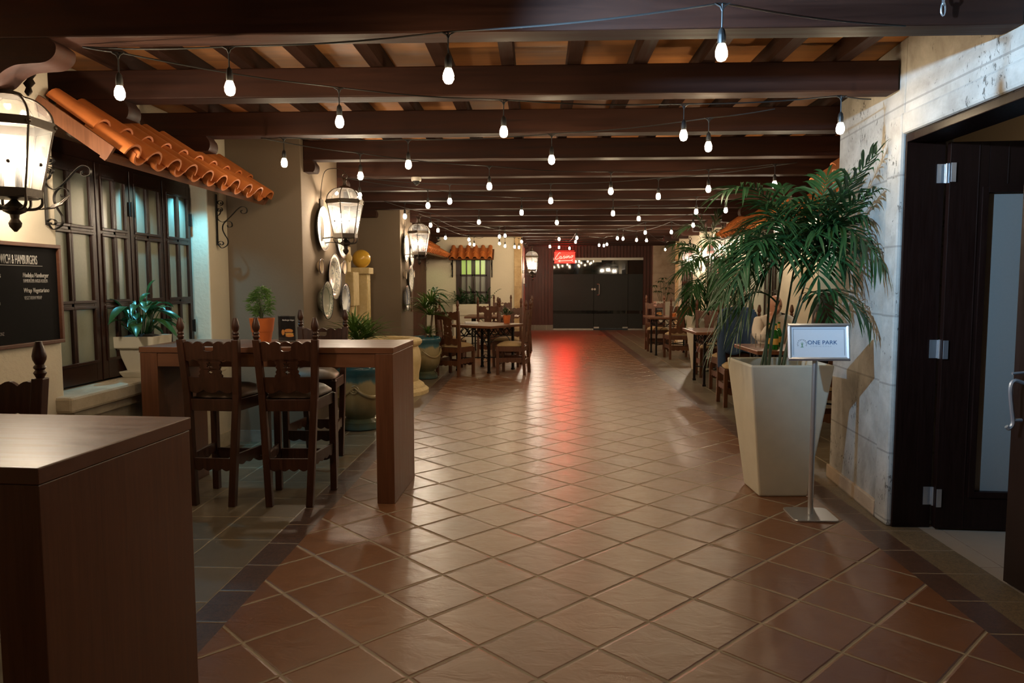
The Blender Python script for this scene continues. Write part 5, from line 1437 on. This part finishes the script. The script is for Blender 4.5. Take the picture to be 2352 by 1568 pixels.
def hand(b, wrist, dirv, palm_n, curl=.9, s=1.0, flip=1):
    """palm box plus five separate curled fingers"""
    d = Vector(dirv).normalized(); n = Vector(palm_n); n = (n-d*n.dot(d)).normalized(); side = d.cross(n)*flip
    w = Vector(wrist)
    me = skin_mesh([[(w, .024*s), (w+d*.04*s, (.036*s, .017*s)), (w+d*.085*s, (.040*s, .015*s))]], 0, 2); merge_into(b, me)
    me = skin_mesh([[(w+d*.03*s+side*q*.02*s, .017*s), (w+d*.085*s+side*q*.024*s, .014*s)] for q in (-1, 1)][:1], 0, 1); merge_into(b, me)
    for i, (off, L) in enumerate(((-.030, .060), (-.010, .070), (.010, .074), (.030, .066))):
        base = w+d*.082*s+side*off*s; pts = [(base, .0095*s)]; cur = base; ang = 0
        for j, f in enumerate((.45, .32, .23)):
            ang += curl*(.45 if j == 0 else .75); dd = d*math.cos(ang)+n*math.sin(ang)
            cur = cur+dd*L*f*1.25*s; pts.append((cur, (.0088-.001*j)*s))
        merge_into(b, skin_mesh([pts], 0, 1))
    tb = w+d*.025*s+side*.030*s; t1 = tb+(d*.6+side*.7+n*.4).normalized()*.035*s; t2 = t1+(d*.9+side*.1+n*.5).normalized()*.032*s
    merge_into(b, skin_mesh([[(tb, .014*s), (t1, .011*s), (t2, .009*s)]], 0, 1))
def man():
    X0, Y0_ = 2.80, 8.86
    o = thing('person', 'bald person in a white shirt, hand at mouth, behind the right table', 'person', (X0, Y0_, 0))
    hip = (0, .10, .56); ch_ = (0, .02, .90); sh = (0, -.04, 1.06); nk = (-.01, -.075, 1.12)
    # body: trunk, arms, legs, head
    b = MB()
    RW = (-.09, -.20, 1.035); LW = (.26, -.42, .845)
    arms = [[(sh, .10), ((-.17, -.04, 1.04), .062), ((-.245, -.20, .90), .046), ((-.215, -.325, .845), .042), ((-.15, -.27, .95), .034), (RW, .026)],
            [(sh, .10), ((.17, -.04, 1.04), .062), ((.255, -.16, .92), .046), ((.285, -.29, .855), .042), ((.275, -.36, .845), .034), (LW, .027)]]
    legs = [[(hip, .14), ((s*.10, .06, .545), .085), ((s*.12, -.33, .53), .060), ((s*.12, -.36, .30), .050), ((s*.12, -.33, .09), .036), ((s*.125, -.43, .05), (.036, .03))] for s in (-1, 1)]
    merge_into(b, skin_mesh([[(hip, .14), (ch_, (.165, .12)), (sh, .10), (nk, .055), ((-.015, -.09, 1.17), .052)]]+arms+legs, 0, 2))
    Hm = Matrix.Translation((-.02, -.115, 1.235)) @ Matrix.Rotation(R(16), 4, 'X') @ Matrix.Rotation(R(8), 4, 'Z')
    head_mesh(b, Hm)
    hand(b, RW, (.28, .2, .9), (.35, .9, -.1), 1.1, 1.0, 1)
    hand(b, LW, (-.75, -.6, -.05), (0, 0, -1), .5, 1.0, -1)
    bo = b.build('body', M['skin'], o, ang=180); fuse(bo, .007, 4)
    for s in (-1, 1):
        e = MB(); p_ = Hm @ Vector((s*.032, -.083, .010)); e.sphere(p_, (.011, .008, .006), 10, 8); e.build('eye', M['eye'], o)
    st = MB()
    merge_into(st, skin_mesh([[((0, .10, .60), .165), (ch_, (.185, .14)), (sh, .115), (nk, .070)], 
               [(sh, .115), ((-.175, -.04, 1.035), .082), ((-.25, -.20, .90), .066), ((-.22, -.33, .85), .060), ((-.16, -.28, .94), .050), ((-.115, -.225, .995), .044)],
               [(sh, .115), ((.175, -.04, 1.035), .082), ((.26, -.16, .92), .066), ((.29, -.295, .862), .058), ((.275, -.38, .853), .045)]], 0, 2))
    so = st.build('shirt', M['shirt'], o, ang=180)
    cl_ = MB(); cl_.lathe([(.066, 1.09), (.078, 1.12), (.070, 1.155), (.062, 1.155)], 18, (-.005, -.07, 0), cap=False); cl_.build('collar', M['shirt'], o)
    tr = MB(); merge_into(tr, skin_mesh([[((0, .10, .565), .16), ((s*.105, .05, .55), .10), ((s*.12, -.33, .535), .078), ((s*.12, -.365, .30), .068), ((s*.12, -.335, .11), .058)] for s in (-1, 1)], 0, 2)); tr.build('trousers', M['trouser'], o, ang=180)
    for s in (-1, 1):
        f = MB(); f.sphere((s*.125, -.42, .045), (.045, .12, .045), 14, 10); f.build('shoe', M['rubber'], o)
man()
def woman():
    o = thing('person', 'person with long black hair seated behind the sign and palm', 'person', (2.78, 7.24, 0))
    hip = (0, -.10, .56); ch_ = (0, -.06, .90); sh = (0, -.02, 1.06); nk = (0, .0, 1.12)
    b = MB(); LW = (-.16, .34, .85); RW = (.14, .36, .85)
    arms = [[(sh, .09), ((-.16, -.02, 1.03), .056), ((-.235, .10, .88), .044), ((-.24, .20, .85), .040), (LW, .025)], [(sh, .09), ((.16, -.02, 1.03), .056), ((.235, .10, .88), .044), ((.24, .22, .85), .040), (RW, .025)]]
    legs = [[(hip, .14), ((s*.10, -.02, .545), .085), ((s*.11, .34, .53), .060), ((s*.11, .37, .30), .050), ((s*.11, .35, .09), .036), ((s*.11, .44, .05), (.036, .03))] for s in (-1, 1)]
    merge_into(b, skin_mesh([[(hip, .14), (ch_, (.15, .11)), (sh, .09), (nk, .05), ((0, .01, 1.18), .05)]]+arms+legs, 0, 2))
    Hm = Matrix.Translation((0, .03, 1.255)) @ Matrix.Rotation(PI+R(15), 4, 'Z'); head_mesh(b, Hm, .96)
    hand(b, LW, (.6, .7, 0), (0, 0, -1), .5, .92, 1); hand(b, RW, (-.6, .7, 0), (0, 0, -1), .5, .92, -1)
    bo = b.build('body', M['skin'], o, ang=180); fuse(bo, .008, 4)
    t = MB(); merge_into(t, skin_mesh([[((0, -.10, .60), .16), (ch_, (.172, .13)), (sh, .108), (nk, .066)]], 0, 2)); t.build('top', M['blackcloth'], o, ang=180)
    t = MB(); merge_into(t, skin_mesh([[((s*.12, -.02, 1.05), .085), ((s*.17, -.02, 1.025), .078), ((s*.245, .10, .885), .062), ((s*.25, .21, .86), .055), ((s*.18, .31, .86), .042)] for s in (-1,)], 0, 2)); merge_into(t, skin_mesh([[((.12, -.02, 1.05), .085), ((.17, -.02, 1.025), .078), ((.245, .10, .885), .062), ((.25, .23, .86), .055), ((.17, .33, .86), .042)]], 0, 2)); t.build('sleeves', M['beigecloth'], o, ang=180)
    h = MB(); h.sphere((0, .0, 1.285), (.112, .118, .125), 24, 16)
    hv = []
    for v in h.v:
        x, y, z = v
        if y > .045 and z < 1.32: y = .045+(y-.045)*.1
        hv.append((x, y, z))
    h.v = hv
    t = MB(); t.v = []; t.lathe([(.10, 1.29), (.128, 1.20), (.135, 1.08), (.12, .96), (.08, .88), (.02, .86)][::-1], 24, (0, -.085, 0))
    t.v = [(x*1.15, -.085+(y+.085)*.55, z+.015*math.sin(x*90)) for x, y, z in t.v]
    h.add(t.v, t.f); ho = h.build('hair', M['hair'], o, ang=180); fuse(ho, .01, 4)
    tr = MB(); merge_into(tr, skin_mesh([[((0, -.10, .565), .155), ((s*.105, -.02, .55), .10), ((s*.11, .34, .535), .076), ((s*.11, .37, .30), .064), ((s*.11, .35, .11), .054)] for s in (-1, 1)], 0, 2)); tr.build('trousers', M['trouser'], o, ang=180)
    for s in (-1, 1):
        f = MB(); f.sphere((s*.11, .43, .045), (.042, .11, .045), 14, 10); f.build('shoe', M['rubber'], o)
woman()
# denim jacket over the chair back
jk = thing('denim_jacket', 'blue denim jacket draped over a chair back beside the bald person', 'jacket', (2.49, 9.04, 0))
def cloth_sheet(y_off, z0, z1, w0, w1, sgn):
    vs = []; fs = []; nx, nz = 22, 18
    for j in range(nz+1):
        t = j/nz; z = z1+(z0-z1)*t; w = w0+(w1-w0)*t
        for i in range(nx+1):
            u = -1+2*i/nx
            fold = .016*math.sin(u*9+t*2)*t+.010*math.sin(u*17+1)*t
            vs.append((u*w, y_off+sgn*(.012+.05*t+fold), z+.02*math.sin(u*5)*t-.035*abs(u)**3*(1-t)))
    for j in range(nz):
        for i in range(nx):
            a = j*(nx+1)+i; fs.append((a, a+1, a+nx+2, a+nx+1))
    return vs, fs
b = MB(); v_, f_ = cloth_sheet(.262, .42, 1.16, .205, .225, 1); b.add(v_, f_)
v_, f_ = cloth_sheet(.212, .62, 1.16, .205, .215, -1); b.add(v_, f_)
o = b.build('jacket_body', M['denim'], jk, ang=180); sm = o.modifiers.new('thick', 'SOLIDIFY'); sm.thickness = .008
b = MB(); b.tube(spline([(-.20, .235, 1.13), (-.10, .245, 1.165), (.1, .245, 1.165), (.20, .235, 1.13)], 6), .034, 10); b.build('collar', M['denim'], jk)
b = MB(); b.tube(spline([(-.18, .24, 1.12), (-.215, .18, .98), (-.21, .16, .75), (-.20, .17, .45)], 6), [.05]*7+[.056]*6+[.05]*6, 12); b.build('sleeve', M['denim'], jk)
b = MB(); b.tube(spline([(.18, .24, 1.12), (.21, .19, .98), (.205, .17, .75), (.20, .18, .50)], 6), [.05]*7+[.056]*6+[.05]*6, 12); b.build('sleeve', M['denim'], jk)

# ------------------------------------------------------------------ lights
def light(name, kind, loc, energy, col, **kw):
    l = bpy.data.lights.new(name, kind); l.energy = energy; l.color = col
    for k, v in kw.items(): setattr(l, k, v)
    o = bpy.data.objects.new(name, l); COL.objects.link(o); o.location = loc; return o
def aim(o, tgt): o.rotation_euler = (Vector(tgt)-o.location).to_track_quat('-Z', 'Y').to_euler()
o = light('cool_spot', 'SPOT', (-.75, 2.45, 2.56), 520, (.36, .66, 1.0), spot_size=R(74), spot_blend=.9, shadow_soft_size=.03); aim(o, (2.17, 3.75, 2.35))
o = light('rear_area_light', 'AREA', (-.4, -2.2, 2.2), 2.0, (.85, .95, .92), size=2.2); aim(o, (-.2, 3, .9))  # unseen area light behind the camera, added for the near table's greenish-grey front
light('teal_window_spot', 'SPOT', (-2.93, 6.12, 2.30), 26, (.16, .70, 1.0), spot_size=R(120), spot_blend=1.0, shadow_soft_size=.02)  # second teal spot, added closer to the reveal to brighten it
light('teal_window_spot', 'SPOT', (-2.93, 5.42, 2.28), 24, (.16, .70, 1.0), spot_size=R(120), spot_blend=1.0, shadow_soft_size=.02)
light('cool_window_spot', 'SPOT', (XR+.10, 8.9, 2.22), 6, (.55, .92, .95), spot_size=R(150), spot_blend=.8, shadow_soft_size=.03)
light('cool_window_spot', 'SPOT', (XR+.10, 12.0, 2.22), 6, (.55, .95, .85), spot_size=R(150), spot_blend=.8, shadow_soft_size=.03)
light('green_window_spot', 'SPOT', (-2.6, 18.1, 2.1), 2.0, (.55, .95, .35), spot_size=R(150), spot_blend=.8, shadow_soft_size=.03)
light('room_lamp', 'POINT', (4.2, 4.9, 2.4), 3.5, (1.0, .82, .6), shadow_soft_size=.1)
light('room_lamp', 'POINT', (3.4, 2.6, 2.5), .7, (1.0, .9, .75), shadow_soft_size=.1)
wd = bpy.data.worlds.new('world'); S.world = wd; wd.use_nodes = True
wd.node_tree.nodes['Background'].inputs[0].default_value = (.9, .75, .55, 1); wd.node_tree.nodes['Background'].inputs[1].default_value = .01
